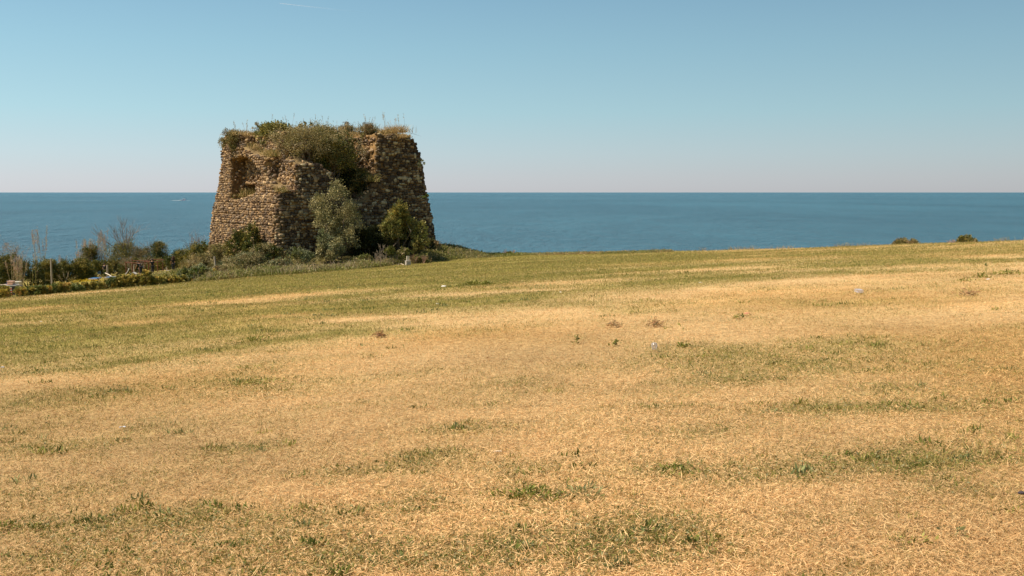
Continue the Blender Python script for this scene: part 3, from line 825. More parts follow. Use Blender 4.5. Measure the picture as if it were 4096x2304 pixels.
foot('feathery grey-green shrub in front of the shaded tower wall', 1205, 985, 120, 1050, 76.0, 'grey', 3000, lobes=9, kind2='fresh', depth=1.8, lsc=0.9)
foot('leafy fresh green plant in front of the dark thicket', 1560, 985, 70, 1050, 77.5, 'fresh', 1300, lobes=7, depth=1.0)
foot('taller leafy plant beside the concrete block, in front of the thicket', 1612, 985, 60, 1045, 77.8, 'fresh', 1100, lobes=7, depth=1.0, kind2='dusty')
for k, (u, vt, hpx) in enumerate([(1462, 985, 60), (1525, 955, 90), (1655, 1000, 45), (1690, 1000, 45), (1500, 1000, 50)]):
    Y = 77.3 + k * 0.2; x = (u - 2048) / FPX * Y; z = Gs(x, Y)
    bare('dead_stalks', ['single pale dead stalk before the dark thicket', 'tallest branching dead stalks before the dark thicket', 'reddish dead stalks right of the concrete block',
                         'reddish dead stalks at the far right of the tower verge', 'low tangled dead stalks between the two tall ones'][k],
         (x, Y, z), hpx * Y / FPX * 1.15, 0.022, 'dead stalks', 1 if k == 0 else 4, 2 if k == 0 else 3, [(0.40, 0.30, 0.2), (0.40, 0.31, 0.22), (0.33, 0.2, 0.13), (0.33, 0.2, 0.13), (0.36, 0.27, 0.19)][k], 0.4, 0.3, 0.3)

foot('dusty tan weed bush right of the leaning wooden post', 905, 1040, 120, 1090, 78.5, 'dusty', 2600, lobes=12, flip=-1, rest=0.35, kind2='grey', depth=1.5)
foot('greyish weed bush left of the feathery shrub, below the tower corner', 1120, 1035, 110, 1075, 75.2, 'grey', 2200, lobes=11, flip=-1, rest=0.35, kind2='dusty', depth=1.4)
foot('low tan weed bush between the silvery bush and the concrete block', 1450, 1020, 110, 1060, 76.4, 'dusty', 2000, lobes=11, flip=-1, rest=0.35, kind2='fresh', depth=1.2)
foot('low reddish weed bush right of the concrete block', 1680, 1010, 90, 1045, 78.6, 'brown', 1700, lobes=10, flip=-1, rest=0.35, kind2='fresh', depth=1.2)

# weedy verge: one uncountable mass
def verge():
    b = MB()
    us = np.array([760, 860, 1000, 1200, 1400, 1600, 1750, 1900, 2100, 2400, 2700])
    line = np.array([ground_px(u, v)[:2] for u, v in zip(us, [1130, 1122, 1109, 1096, 1080, 1058, 1044, 1030, 1022, 1016, 1009])])
    o = np.argsort(line[:, 0]); line = line[o]
    n = 110000
    x = rng.uniform(line[0, 0], line[-1, 0], n)
    y0 = np.interp(x, line[:, 0], line[:, 1])
    ye = np.interp(x, EDGE[:, 0], EDGE[:, 1])
    wid = np.clip(ye - y0 + 0.6, 0.8, 9)
    t = rng.beta(1.0, 1.6, n)
    y = y0 + t * wid + (fbm(x * 0.6, x * 0 + 2, 66, 2) - 0.5) * 1.2
    m = (rng.random(n) < 1 - 0.75 * sstep(-6, 2, x)) & (tower_dist(x, y) > 0.2) & (fbm(x * 0.5, y * 0.5, 71, 3) > 0.25)
    bk = ground_px(1631, 1062); m = m & ~((np.abs(x - bk[0]) < 0.7) & (y < bk[1] + 0.5))
    x = x[m]; y = y[m]; t = t[m]
    # all of the rough bank round the left side of the tower
    k2 = 60000; xb = rng.uniform(-40, -16, k2); yb = rng.uniform(73, 108, k2); dd = tower_dist(xb, yb)
    front = np.interp(xb, line[:, 0], line[:, 1])
    mb_ = (dd > 0.2) & (dd < 9) & (yb > front + 0.3) & ((yb - 78) * 0.8 < -(xb + 18.5) + 6)
    x = np.concatenate([x, xb[mb_]]); y = np.concatenate([y, yb[mb_]]); t = np.concatenate([t, np.full(mb_.sum(), 0.4)])
    n = len(x)
    hh = (0.12 + 0.75 * np.clip(fbm(x * 0.45, y * 0.45, 61, 3) - 0.25, 0, 1)) * np.clip(0.35 + t * 3, 0, 1.2)
    hh = hh * (1 - 0.78 * sstep(-7, -1, x))
    z = G(x, y) + hh * rng.uniform(0.0, 1.0, n) ** 0.7
    sel = fbm(x * 0.35 + 9, y * 0.35, 63, 3)
    pal = np.array([(0.24, 0.235, 0.055), (0.18, 0.19, 0.04), (0.32, 0.275, 0.08), (0.28, 0.265, 0.11), (0.45, 0.31, 0.13)])
    k = np.clip((sel * 7 - 1.3 + rng.normal(size=n) * 0.8).astype(int), 0, 4)
    col = pal[k] * (1 + 0.2 * rng.normal(size=(n, 1)))
    leaf_quads(b, np.stack([x, y, z], 1), rng.normal(size=(n, 3)) * 0.8 + np.array([0, 0, 0.6]), rng.uniform(0.08, 0.2, n), rng.uniform(0.03, 0.07, n), np.clip(col, 0.01, 0.6))
    # tall dry stems
    m = rng.random(n) < 0.04 * (1 - sstep(-7, -2, x))
    bx = np.stack([x[m], y[m], G(x[m], y[m])], 1)
    blades(b, bx, len(bx), 0.75, 0.02, 0.25, [(0.42, 0.3, 0.19), (0.36, 0.24, 0.14), (0.5, 0.4, 0.25)], 0.2)
    o = b.build('verge_weeds', M_LEAF)
    tag(o, 'rough green weeds along the lawn edge at the foot of the tower', 'weeds', kind='stuff')
verge()

# pale dry grass fringe on the crest of the lawn
def crest():
    b = MB(); n = 9000
    x = rng.uniform(-6, 48, n); x = x[rng.random(n) < 0.45]; n = len(x); ye = np.interp(x, EDGE[:, 0], EDGE[:, 1])
    y = ye + rng.normal(size=n) * 0.6 + 0.2
    m = fbm(x * 0.8, y * 0.1, 88, 3) > 0.42
    x, y = x[m], y[m]
    Lh = 0.14 + 0.26 * (fbm(x * 1.5, x * 0, 89, 2) > 0.6)
    blades(b, np.stack([x, y, G(x, y) - 0.02], 1), len(x), Lh, 0.02, 0.4, MIXG + [(0.42, 0.26, 0.17), (0.45, 0.33, 0.2)], 0.1)
    tag(b.build('crest_grass', M_GRASS), 'wispy reddish dry grass along the crest of the lawn, against the sea', 'grass', kind='stuff')
crest()

for (u, vt, w, Y, kind, lab, kk) in [(3625, 953, 112, 73.0, 'olive', 'wide low olive mound of a bush on the lawn crest, against the sea', 'brown'),
                                (3862, 943, 84, 71.0, 'mastic', 'rounded green bush on the lawn crest nearer the right edge', 'olive')]:
    x = (u - 2048) / FPX * Y; z = Gs(x, Y)
    shrub('bush', lab, 'bush', (x, Y, z - 0.05), w * Y / FPX * 1.1, 1.5, at(u, vt, Y)[2] - z, kind, 3600, lobes=12, kind2=kk, rest=0.35, flip=-1)
Y = 71.0; x = (3808 - 2048) / FPX * Y
bare('dead_bush', 'pinkish bare twigs beside the right green crest bush', (x, Y, Gs(x, Y)), 0.6, 0.012, 'dead bush', 8, 3, (0.45, 0.28, 0.2), 0.6, 0.2, 0.7)
for (u, vt, w, Y, kind, lab) in [(1900, 1008, 80, 88, 'fresh', 'low green weed mound on the verge right of the tower'), (1985, 1014, 50, 87, 'green', 'small dark green weed mound at the lawn edge, right of the larger one'),
                                 (2040, 1008, 34, 88, 'mastic', 'bright little bush with pinkish twigs at the lawn edge')]:
    x = (u - 2048) / FPX * Y; z = Gs(x, Y)
    shrub('shrub', lab, 'shrub', (x, Y, z - 0.05), w * Y / FPX, 1.0, max(at(u, vt, Y)[2] - z, 0.3), kind, 900, lobes=7, rest=0.35)
Y = 88.2
for u, lab in [(2018, 'pinkish dead stalks left of the bright little bush, against the sea'), (2050, 'pinkish dead stalks right of the bright little bush, against the sea')]:
    x = (u - 2048) / FPX * Y
    bare('dead_stalks', lab, (x, Y, Gs(x, Y)), 0.75, 0.015, 'dead stalks', 5, 2, (0.42, 0.27, 0.2), 0.4, 0.3, 0.3)

# ------------------------------------------------------------------ scrub at the left
SCRUB = [
 (20, 1012, 130, 108, 'dark', 5200, 'mastic', 'dark scrub bush at the far left edge of the photo'),
 (105, 1018, 120, 110, 'dark', 4800, None, 'dark scrub bush behind the pink and cream tubs'),
 (185, 1030, 110, 113, 'dark', 4400, 'mastic', 'dark scrub bush behind the tallest fence post'),
 (245, 1036, 110, 115, 'mastic', 4200, 'dark', 'yellowish scrub bush right of the tallest fence post'),
 (315, 1034, 120, 116, 'mastic', 4600, 'dark', 'yellowish scrub bush below the dry reeds'),
 (385, 1046, 120, 124.5, 'dark', 4200, 'mastic', 'dark scrub bush left of the standing person by the post'),
 (460, 1044, 110, 127, 'dark', 4000, 'mastic', 'dark scrub bush right of the standing person by the post'),
 (362, 962, 84, 127, 'dark', 3200, 'brown', 'dark bush crown rising out of the dry reeds'),
 (500, 955, 150, 127, 'olive', 6500, 'mastic', 'large olive-brown bush around the tall bare tree'),
 (575, 985, 120, 126, 'olive', 4600, 'brown', 'brownish bush behind the rusty frames'),
 (640, 955, 72, 125, 'dark', 3600, 'olive', 'dark round bush standing alone above the rusty frames'),
 (545, 1035, 150, 124, 'dark', 4200, 'brown', 'low dark bush directly behind the bending person'),
 (640, 1035, 120, 123, 'mastic', 3800, 'dark', 'low bush behind the person with the bare forearm'),
 (715, 1002, 110, 116, 'dark', 4600, 'mastic', 'dark green bush behind the curly-haired person'),
 (795, 965, 125, 110, 'dark', 6500, 'mastic', 'big dark green bush just left of the tower'),
 (845, 1010, 70, 98, 'dusty', 2200, 'olive', 'dusty bush between the leaning post and the tower'),
]
for (u, vt, w, Y, kind, n, k2, lab) in SCRUB:
    px_shrub(lab, u, vt, w * 1.25, Y, kind, int(n * 1.5), kind2=k2, depth=w * Y / FPX * 0.8, lobes=16, rest=0.42, name='scrub_bush', cat='bush', flip=-0.9, spread=0.7)

for (u, vb, vt, w, kind, k2, n, lab) in [
    (745, 1128, 1070, 90, 'grey', 'fresh', 2400, 'grey-green bush beside the laid table'),
    (800, 1121, 1056, 100, 'grey', 'green', 2800, 'flowering grey-green bush left of the leaning post'),
    (842, 1117, 1078, 80, 'fresh', 'yellow', 1900, 'small fresh bush at the end of the hedge, below the leaning post'),
    (880, 1110, 1062, 90, 'brown', 'dusty', 2200, 'dry brown bush under the leaning wooden post'),
    (775, 1106, 1022, 120, 'olive', 'dusty', 3800, 'dull olive bush between the big dark green bush and the grey-green bushes'),
    (828, 1100, 1008, 110, 'dusty', 'olive', 3600, 'tangled dusty bush touching the left foot of the tower')]:
    g = ground_px(u, vb); sc_ = g[1] / FPX
    shrub('scrub_bush', lab, 'bush', g - np.array([0, 0, 0.05]), w * sc_, w * sc_ * 0.8, max(at(u, vt, g[1])[2] - g[2], 0.4), kind, n, lobes=13, kind2=k2, rest=0.4, flip=-0.95)

# reeds and bare shrubs
def reed(label, u, vtop, wpx, Y, ncane, col, plume, group=None):
    x = (u - 2048) / FPX * Y; z = Gs(x, Y); h = at(u, vtop, Y)[2] - z; w = wpx * Y / FPX
    e = empty('reed_clump', (x, Y, z), label, 'reeds', group)
    c = MB(); f = MB()
    for k in range(ncane):
        px = x + rng.normal() * w * 0.25; py = Y + rng.normal() * 0.4
        hh = h * rng.uniform(0.6, 1.0); lx = rng.normal() * 0.08; ly = rng.normal() * 0.06
        p0 = np.array([px, py, z - 0.05]); p2 = p0 + hh * np.array([lx, ly, 1]); p1 = p0 + 0.5 * hh * np.array([lx * 0.6, ly, 1])
        c.tube([p0, p1, p2], [0.02, 0.017, 0.01], 4, col)
        m = 26
        t = rng.uniform(0.3, 0.98, (m, 1)); P = p0 + (p2 - p0) * t
        leaf_quads(f, P, rng.normal(size=(m, 3)) * 0.55 + np.array([0, 0, 0.7]), 0.35, 0.035, jitter((0.40, 0.31, 0.17), m))
        m = plume
        t = rng.uniform(0.78, 1.04, (m, 1)); P = p0 + (p2 - p0) * t + rng.normal(size=(m, 3)) * 0.05
        leaf_quads(f, P, rng.normal(size=(m, 3)) * 0.4 + np.array([0.15, 0, 0.8]), 0.2, 0.035, jitter((0.48, 0.36, 0.26), m))
    c.build('cane', M_WOOD, e)['kind'] = 'stuff'; f.build('foliage', M_STRAW, e)
reed('pair of tall plumed reeds against the sea, left one', 142, 898, 14, 121, 4, (0.36, 0.29, 0.24), 70)
reed('pair of tall plumed reeds against the sea, right one', 170, 912, 18, 121, 5, (0.36, 0.29, 0.24), 60)
reed('dense tan reed bed left of the tallest reed spike', 360, 955, 80, 128, 46, (0.42, 0.33, 0.2), 26)
reed('tallest tan reed spike in the middle of the scrub', 412, 915, 34, 128, 18, (0.42, 0.33, 0.2), 40)
reed('thin tan reeds leaning at the left end of the reed bed', 315, 985, 44, 128, 16, (0.40, 0.30, 0.22), 20)
reed('short reed plumes behind the tallest fence post', 230, 1002, 30, 122, 7, (0.38, 0.3, 0.24), 30)
reed('tan reed stalks in front of the dark scrub at far left', 62, 1025, 50, 104, 18, (0.44, 0.34, 0.2), 46)
reed('single green cane before the scrub, right of the tan stalks', 126, 1012, 8, 106, 2, (0.28, 0.27, 0.08), 10)
def bpx(name, label, u, vtop, Y, r, **kw):
    x = (u - 2048) / FPX * Y; z = Gs(x, Y); h = at(u, vtop, Y)[2] - z
    return bare(name, label, (x, Y, z), h, r, **kw)
bpx('tamarisk', 'pinkish feathery tamarisk at the left edge of the photo', 8, 925, 109, 0.03, cat='tamarisk', trunks=4, depth=3, col=(0.35, 0.25, 0.2), leaf='pink', nleaf=2600, lean=0.2)
bpx('tamarisk', 'smaller pinkish feathery tamarisk right of the edge one', 76, 972, 111, 0.025, cat='tamarisk', trunks=4, depth=3, col=(0.35, 0.25, 0.2), leaf='pink', nleaf=1900, lean=0.28)
bpx('bare_tree', 'tall bare grey tree standing above the scrub', 506, 838, 127, 0.07, cat='tree', trunks=3, depth=4, col=(0.26, 0.21, 0.18), spread=0.38, upb=0.3, lean=0.12)
bpx('bare_shrub', 'bare grey twigs left of the tall bare tree', 478, 935, 127, 0.035, trunks=3, depth=3, col=(0.28, 0.22, 0.18))
bpx('bare_shrub', 'bare grey twigs between the tall bare tree and the dark round bush', 575, 925, 127, 0.035, trunks=4, depth=3, col=(0.30, 0.24, 0.2), lean=0.3)
bpx('bare_shrub', 'bare twigs rising above the dark round bush', 620, 915, 127, 0.03, trunks=2, depth=3, col=(0.3, 0.24, 0.2), lean=0.1)
bpx('bare_shrub', 'bare purplish twigs over the big dark bush, left ones', 768, 912, 113, 0.035, trunks=4, depth=3, col=(0.27, 0.21, 0.19), lean=0.22)
bpx('bare_shrub', 'bare purplish twigs over the big dark bush, right ones', 812, 908, 113, 0.03, trunks=4, depth=3, col=(0.27, 0.21, 0.19), lean=0.16)
bpx('bare_shrub', 'bare leaning branches left of the reed bed', 300, 975, 127, 0.03, trunks=2, depth=3, col=(0.33, 0.26, 0.2), lean=0.45)
bpx('bare_shrub', 'pale bare branches in front of the olive-brown bush', 545, 1000, 122, 0.035, trunks=5, depth=3, col=(0.36, 0.28, 0.2), lean=0.4)
bpx('sapling', 'leafless pale sapling before the yellowish scrub', 250, 1062, 106, 0.02, cat='sapling', trunks=2, depth=2, col=(0.42, 0.33, 0.22), lean=0.25)
bpx('sapling', 'leafless pale sapling standing in the hedge between the blue-lidded bins', 390, 1085, 92, 0.02, cat='sapling', trunks=1, depth=2, col=(0.42, 0.33, 0.22), lean=0.15)

# hedge row
ORD = 'first second third fourth fifth sixth seventh eighth ninth tenth eleventh twelfth thirteenth fourteenth fifteenth sixteenth seventeenth eighteenth nineteenth twentieth twenty-first twenty-second twenty-third twenty-fourth twenty-fifth twenty-sixth'.split()
HEDGE = [(8, 1140, 58, 'mastic'), (80, 1148, 46, 'mastic'), (112, 1158, 40, 'green'), (136, 1150, 40, 'yellow'), (162, 1146, 44, 'green'), (186, 1156, 36, 'yellow'), (216, 1138, 52, 'green'),
         (252, 1132, 46, 'yellow'), (282, 1138, 46, 'green'), (310, 1132, 46, 'green'), (344, 1140, 42, 'yellow'), (372, 1128, 46, 'mastic'), (402, 1118, 50, 'yellow'), (428, 1122, 44, 'mastic'),
         (452, 1112, 44, 'green'), (482, 1106, 52, 'yellow'), (512, 1104, 46, 'mastic'), (540, 1094, 54, 'yellow'), (570, 1098, 50, 'yellow'), (588, 1078, 34, 'lime'), (618, 1106, 50, 'yellow'),
         (642, 1100, 40, 'mastic'), (668, 1112, 42, 'yellow'), (696, 1116, 46, 'mastic'), (722, 1104, 50, 'yellow'), (752, 1100, 44, 'grey')]
HN = {'mastic': 'olive-green', 'green': 'dark green', 'yellow': 'yellowing', 'lime': 'taller lime-tipped', 'grey': 'greyish'}
KIND['hedge_yellow'] = ([(0.44, 0.34, 0.08), (0.33, 0.27, 0.06), (0.20, 0.18, 0.04), (0.50, 0.34, 0.10)], 0.15, 0.075)
KIND['hedge_green'] = ([(0.15, 0.17, 0.05), (0.20, 0.21, 0.07), (0.11, 0.13, 0.03)], 0.14, 0.07)
KIND['hedge_mastic'] = ([(0.19, 0.18, 0.04), (0.27, 0.23, 0.05), (0.36, 0.28, 0.07)], 0.14, 0.075)
HK = {'mastic': 'hedge_mastic', 'green': 'hedge_green', 'yellow': 'hedge_yellow', 'lime': 'hedge_yellow', 'grey': 'grey'}
for i, (u, vt, w, k) in enumerate(HEDGE):
    vb = 1196 - u * 0.0885
    g = ground_px(u, vb)
    Y = g[1]
    z = g[2]; h = max(at(u, vt + (17 if 330 < u < 450 else 22 if u > 590 else 0), Y)[2] - z, 0.45)
    shrub('hedge_shrub', '%s young hedge shrub, %s plant from the left end of the row' % (HN[k], ORD[i]), 'shrub', (g[0], Y, z - 0.03), w * Y / FPX * 1.05, w * Y / FPX * 0.9, h, HK[k], 1300,
          group='young shrubs in the hedge row', lobes=8, rest=0.42, kind2='mastic' if k != 'mastic' else 'hedge_yellow', spread=0.8)

# yellow flowers and rough grass behind the hedge
def meadow():
    b = MB(); n = 5200
    P = []
    for (u0, u1, v0, v1, k) in [(120, 400, 1124, 1133, 0.75), (826, 862, 1108, 1114, 0.07)]:
        for _ in range(int(1500 * k)):
            u = rng.uniform(u0, u1); v = rng.uniform(v0, v1)
            P.append(ground_px(u, v) if _ % 3 == 0 else P[-1] + rng.normal(size=3) * np.array([0.35, 0.35, 0]))
    P = np.array(P); P[:, 2] = G(P[:, 0], P[:, 1]) + rng.uniform(0.1, 0.3, len(P))
    leaf_quads(b, P, rng.normal(size=P.shape), 0.075, 0.075, jitter((0.70, 0.47, 0.02), len(P), 0.15, 0.08))
    tag(b.build('yellow_flowers', M_LEAF), 'yellow wild flowers in the grass behind and along the hedge', 'flowers', kind='stuff')
meadow()

# ------------------------------------------------------------------ made things at the left
def gpos(u, Y):
    x = (u - 2048) / FPX * Y
    return np.array([x, Y, Gs(x, Y)])

def post(label, u, vtop, Y, wd, lean=(0, 0), brace=None, sq=True):
    p = gpos(u, Y); h = at(u, vtop, Y)[2] - p[2]
    e = empty('fence_post', p, label, 'fence post', 'weathered wooden fence posts')
    b = MB()
    n = 8
    pts = [p + np.array([0, 0, -0.3]), p + np.array([lean[0] * 0.4, lean[1] * 0.4, h * 0.4]), p + np.array([lean[0], lean[1], h])]
    b.tube(pts, [wd, wd * 0.97, wd * 0.9], n, (0.36, 0.30, 0.23))
    b.build('post', M_WOOD, e)
    if brace is not None:
        b = MB(); q = p + np.array([lean[0] * 0.5, -0.05, h * 0.5])
        b.tube([q, q + np.array(brace)], [0.05, 0.045], 6, (0.42, 0.36, 0.29)); b.build('brace', M_WOOD, e)
post('tallest grey wooden fence post, before the dark scrub at left', 200, 1034, 106, 0.10)
post('grey wooden post right beside the standing person, with two green balls', 425, 1060, 117, 0.12)
post('grey wooden post inside the left rusty frame', 532, 1058, 119, 0.09)
post('grey wooden post left of the curly-haired person', 663, 1053, 119, 0.09)
post('dark leaning wooden post with a diagonal brace, near the tower', 862, 1026, 78.6, 0.085, (-0.12, 0, 0), (-0.45, -0.15, -0.52))

# rusty frames
def frame(label, u0, u1, Y0, Y1, vtop):
    a = gpos(u0, Y0); top = at(u0, vtop, Y0)[2]
    e = empty('rusty_frame', a, label, 'pergola frame', 'rusty open frames behind the laid table')
    pts = [gpos(u0, Y0), gpos(u1, Y0)]
    dx = (u1 - u0) / FPX * Y0
    P = [np.array([a[0], Y0, a[2]]), np.array([a[0] + dx, Y0 - 0.5, Gs(a[0] + dx, Y0)]), np.array([a[0] + dx - 0.4, Y1, Gs(a[0] + dx, Y1)]), np.array([a[0] - 0.6, Y1, Gs(a[0], Y1)])]
    for p in P:
        b = MB(); b.tube([p - np.array([0, 0, 0.1]), np.array([p[0], p[1], top + 0.16])], 0.055, 6, (0.15, 0.055, 0.028)); b.build('upright', M_RUST, e)
    for i in range(4):
        p, q = P[i], P[(i + 1) % 4]; d = unit(q - p) * 0.12
        b = MB(); b.tube([np.array([p[0], p[1], top]) - d * [1, 1, 0], np.array([q[0], q[1], top]) + d * [1, 1, 0]], 0.05, 6, (0.17, 0.065, 0.032)); b.build('beam', M_RUST, e)
frame('left rusty frame of upright poles over the white-topped crate', 500, 560, 116.5, 120, 1051)
frame('middle rusty frame of upright poles over the person with bare forearm', 577, 633, 116.5, 120.5, 1047)
frame('right rusty frame of upright poles beside the curly-haired person', 648, 696, 117, 120.5, 1041)

# laid table
def laid_table():
    Y = 109.0
    c = gpos(658, Y); L = 130 / FPX * Y; topz = at(658, 1097, Y)[2]
    e = empty('trestle_table', c, 'long trestle table laid for a picnic behind the hedge', 'table')
    b = MB(); b.box((c[0], c[1], topz - 0.03), (L, 0.95, 0.04), Matrix.Rotation(0.12, 3, 'Z'), (0.4, 0.3, 0.2)); b.build('tabletop', M_WOOD, e)
    for sx in (-1, 1):
        for sy in (-1, 1):
            b = MB(); q = np.array([c[0] + sx * (L / 2 - 0.3), c[1] + sy * 0.35 + sx * 0.2, 0]); g_ = Gs(q[0], q[1])
            b.tube([(q[0], q[1], g_ - 0.05), (q[0], q[1], topz - 0.05)], 0.03, 6, (0.1, 0.09, 0.08)); b.build('leg', M_RUST, e)
    # cloth
    b = MB(); nx, ny = 60, 22; V = []; Q = []
    for i in range(nx):
        for j in range(ny):
            s = (i / (nx - 1) - 0.5) * (L + 0.10); t = (j / (ny - 1) - 0.5)
            y = np.clip(t * 2.0, -0.5, 0.5); dr = max(0, abs(t * 2.0) - 0.5)
            side = (0.46 if s < -L * 0.25 else 0.16) if t < 0 else 0.2
            z = topz - min(dr, side) + 0.004 * math.sin(i * 1.7)
            yy = y * 1.0 + (0.03 * math.sin(i * 0.9) * dr * 4) * (1 if t > 0 else -1)
            ca, sa = math.cos(0.12), math.sin(0.12)
            V.append((c[0] + s * ca - yy * sa, c[1] + s * sa + yy * ca, z))
    for i in range(nx - 1):
        for j in range(ny - 1): Q.append((i * ny + j, (i + 1) * ny + j, (i + 1) * ny + j + 1, i * ny + j + 1))
    b.add(V, Q, col=(0.74, 0.66, 0.52))
    o = b.build('tablecloth', M_CLOTH, smooth=True, origin=c); tag(o, 'cream cloth spread over the long table behind the hedge', 'tablecloth')
    def ontable(u, dy=0):
        q = at(u, 1097, Y); ss = q[0] - c[0]
        return np.array([q[0], c[1] + ss * 0.12 + dy, topz + 0.006])
    # basket of bread
    q = ontable(694, 0.0)
    e = empty('bread_basket', q, 'big wicker basket heaped with bread on the right end of the table', 'basket')
    b = MB(); b.lathe(q, [(0.02, 0.0), (0.40, 0.0), (0.52, 0.22), (0.54, 0.24), (0.50, 0.24), (0.40, 0.06), (0.02, 0.06)], 20, (0.42, 0.24, 0.10)); b.build('basket', M_BREAD, e)
    b = MB()
    for k in range(34):
        a = rng.uniform(0, 6.28); r_ = 0.42 * math.sqrt(rng.random()); p = q + np.array([r_ * math.cos(a), r_ * math.sin(a), 0.24 + 0.13 * (1 - r_ / 0.42) + rng.uniform(-0.02, 0.03)])
        a2 = rng.uniform(0, 3.14); d = np.array([math.cos(a2), math.sin(a2), rng.normal() * 0.2]) * 0.11
        b.tube([p - d, p - d * 0.4, p + d * 0.4, p + d], [0.02, 0.05, 0.05, 0.02], 6, np.array([0.58, 0.36, 0.16]) * rng.uniform(0.7, 1.2))
    b.build('bread', M_BREAD, e)['kind'] = 'stuff'
    def dish(name, lab, cat, u, r_, colr, food=None, dy=0.0, hgt=0.05):
        q = ontable(u, dy); e = empty(name, q, lab, cat)
        b = MB(); b.lathe(q, [(0.01, 0.0), (r_ * 0.6, 0.0), (r_, hgt), (r_ * 0.96, hgt + 0.004), (r_ * 0.6, 0.012), (0.01, 0.012)], 18, colr); b.build('dish', M_PLAST, e)
        if food is not None:
            b = MB()
            for k in range(14):
                a = rng.uniform(0, 6.28); rr = r_ * 0.6 * math.sqrt(rng.random()); p = q + np.array([rr * math.cos(a), rr * math.sin(a), 0.05 + rng.uniform(0, 0.05)])
                d = rng.normal(size=3) * 0.04; b.tube([p - d, p, p + d], [0.02, 0.045, 0.02], 6, np.array(food) * rng.uniform(0.7, 1.25))
            b.build('food', M_BREAD, e)['kind'] = 'stuff'
    dish('dish', 'white dish at the left end of the table', 'dish', 612, 0.17, (0.75, 0.68, 0.6), None, hgt=0.1)
    dish('tray', 'brown tray of food, next to the white dish on the table', 'tray', 634, 0.2, (0.25, 0.12, 0.06), (0.3, 0.12, 0.05))
    dish('tray', 'orange tray of food with a yellow piece, mid table', 'tray', 661, 0.22, (0.5, 0.2, 0.07), (0.62, 0.28, 0.06))
    dish('plate', 'large white plate between the orange tray and the bread basket', 'plate', 674, 0.2, (0.78, 0.76, 0.74), None, 0.2)
    # white cloth bundle hanging off the table
    q = ontable(696, -0.62)
    b = MB(); n = 18; V = []; Q = []
    for i in range(n):
        for j in range(10):
            a = i / (n - 1) - 0.5; t = j / 9
            V.append((q[0] + a * 0.62 * (1 - 0.25 * t) + 0.05 * math.sin(j), q[1] - 0.10 * math.sin(i * 1.9) * (0.3 + t) - 0.05, q[2] - t * 0.42 * (0.6 + 0.4 * math.sin(i * 0.8 + 1) ** 2)))
    for i in range(n - 1):
        for j in range(9): Q.append((i * 10 + j, i * 10 + j + 1, (i + 1) * 10 + j + 1, (i + 1) * 10 + j))
    b.add(V, Q, col=(0.8, 0.79, 0.78))
    o = b.build('white_bag', M_CLOTH, smooth=True, origin=q); tag(o, 'crumpled white bag hanging off the front right of the table', 'bag')
    o.modifiers.new('t', 'SOLIDIFY').thickness = 0.02
laid_table()

# crate with white folded lid
def crate():
    q = gpos(530, 113)
    e = empty('crate', q, 'dark crate with a raised white folded lid under the left rusty frame', 'crate')
    b = MB(); zt = at(530, 1097, 113)[2]; h = zt - q[2]
    for s in (-1, 1):
        b.box(q + np.array([s * 0.42, 0, h / 2]), (0.05, 0.6, h), None, (0.02, 0.02, 0.022)); b.box(q + np.array([0, s * 0.29, h / 2]), (0.79, 0.03, h * 0.98), None, (0.02, 0.02, 0.022))
    b.box(q + np.array([0, 0, 0.06]), (0.78, 0.54, 0.05), None, (0.02, 0.02, 0.022)); b.build('box', M_PLAST, e)
    b = MB()
    for s in (-1, 1): b.box((q[0] + s * 0.19, q[1], zt + 0.13), (0.48, 0.58, 0.03), Matrix.Rotation(s * 0.52, 3, 'Y'), (0.7, 0.66, 0.6))
    b.build('lid', M_PLAST, e)
crate()

def bin_(label, u, Y, vtop, w):
    q = gpos(u, Y); zt = at(u, vtop, Y)[2]; h = zt - q[2]; W = w / FPX * Y
    e = empty('wheeled_bin', q, label, 'bin', 'dark bins with blue lids behind the hedge')
    b = MB(); b.box(q + np.array([0.03 * W, 0, h * 0.46]), (W * 0.74, W * 0.6, h * 0.88), None, (0.018, 0.02, 0.028), taper=0.86)
    for s in (-1, 1): b.box(q + np.array([0.03 * W + s * W * 0.2, -W * 0.3, h * 0.45]), (0.05, 0.05, h * 0.8), None, (0.025, 0.027, 0.035))
    b.build('body', M_PLAST, e)
    b = MB(); b.box((q[0] - W * 0.1, q[1] - W * 0.12, zt - 0.07), (W * 0.86, W * 0.6, 0.09), None, (0.52, 0.46, 0.42)); b.build('rim', M_PLAST, e)
    b = MB(); b.box((q[0] + W * 0.06, q[1] + W * 0.05, zt), (W * 0.92, W * 0.72, 0.05), Matrix.Rotation(-0.03, 3, 'Y'), (0.03, 0.17, 0.42)); b.build('lid', M_PLAST, e)
    for s in (-1, 1):
        b = MB(); b.tube([q + np.array([s * W * 0.34, W * 0.26, 0.09]), q + np.array([s * W * 0.40, W * 0.26, 0.09])], 0.09, 12, (0.02, 0.02, 0.02)); b.build('wheel', M_PLAST, e)
bin_('dark bin with a blue lid and pale rim, left of two behind the hedge', 375, 101.5, 1112, 40)
bin_('dark bin with a blue lid and pale rim, right of two, near the standing person', 438, 103.5, 1108, 42)

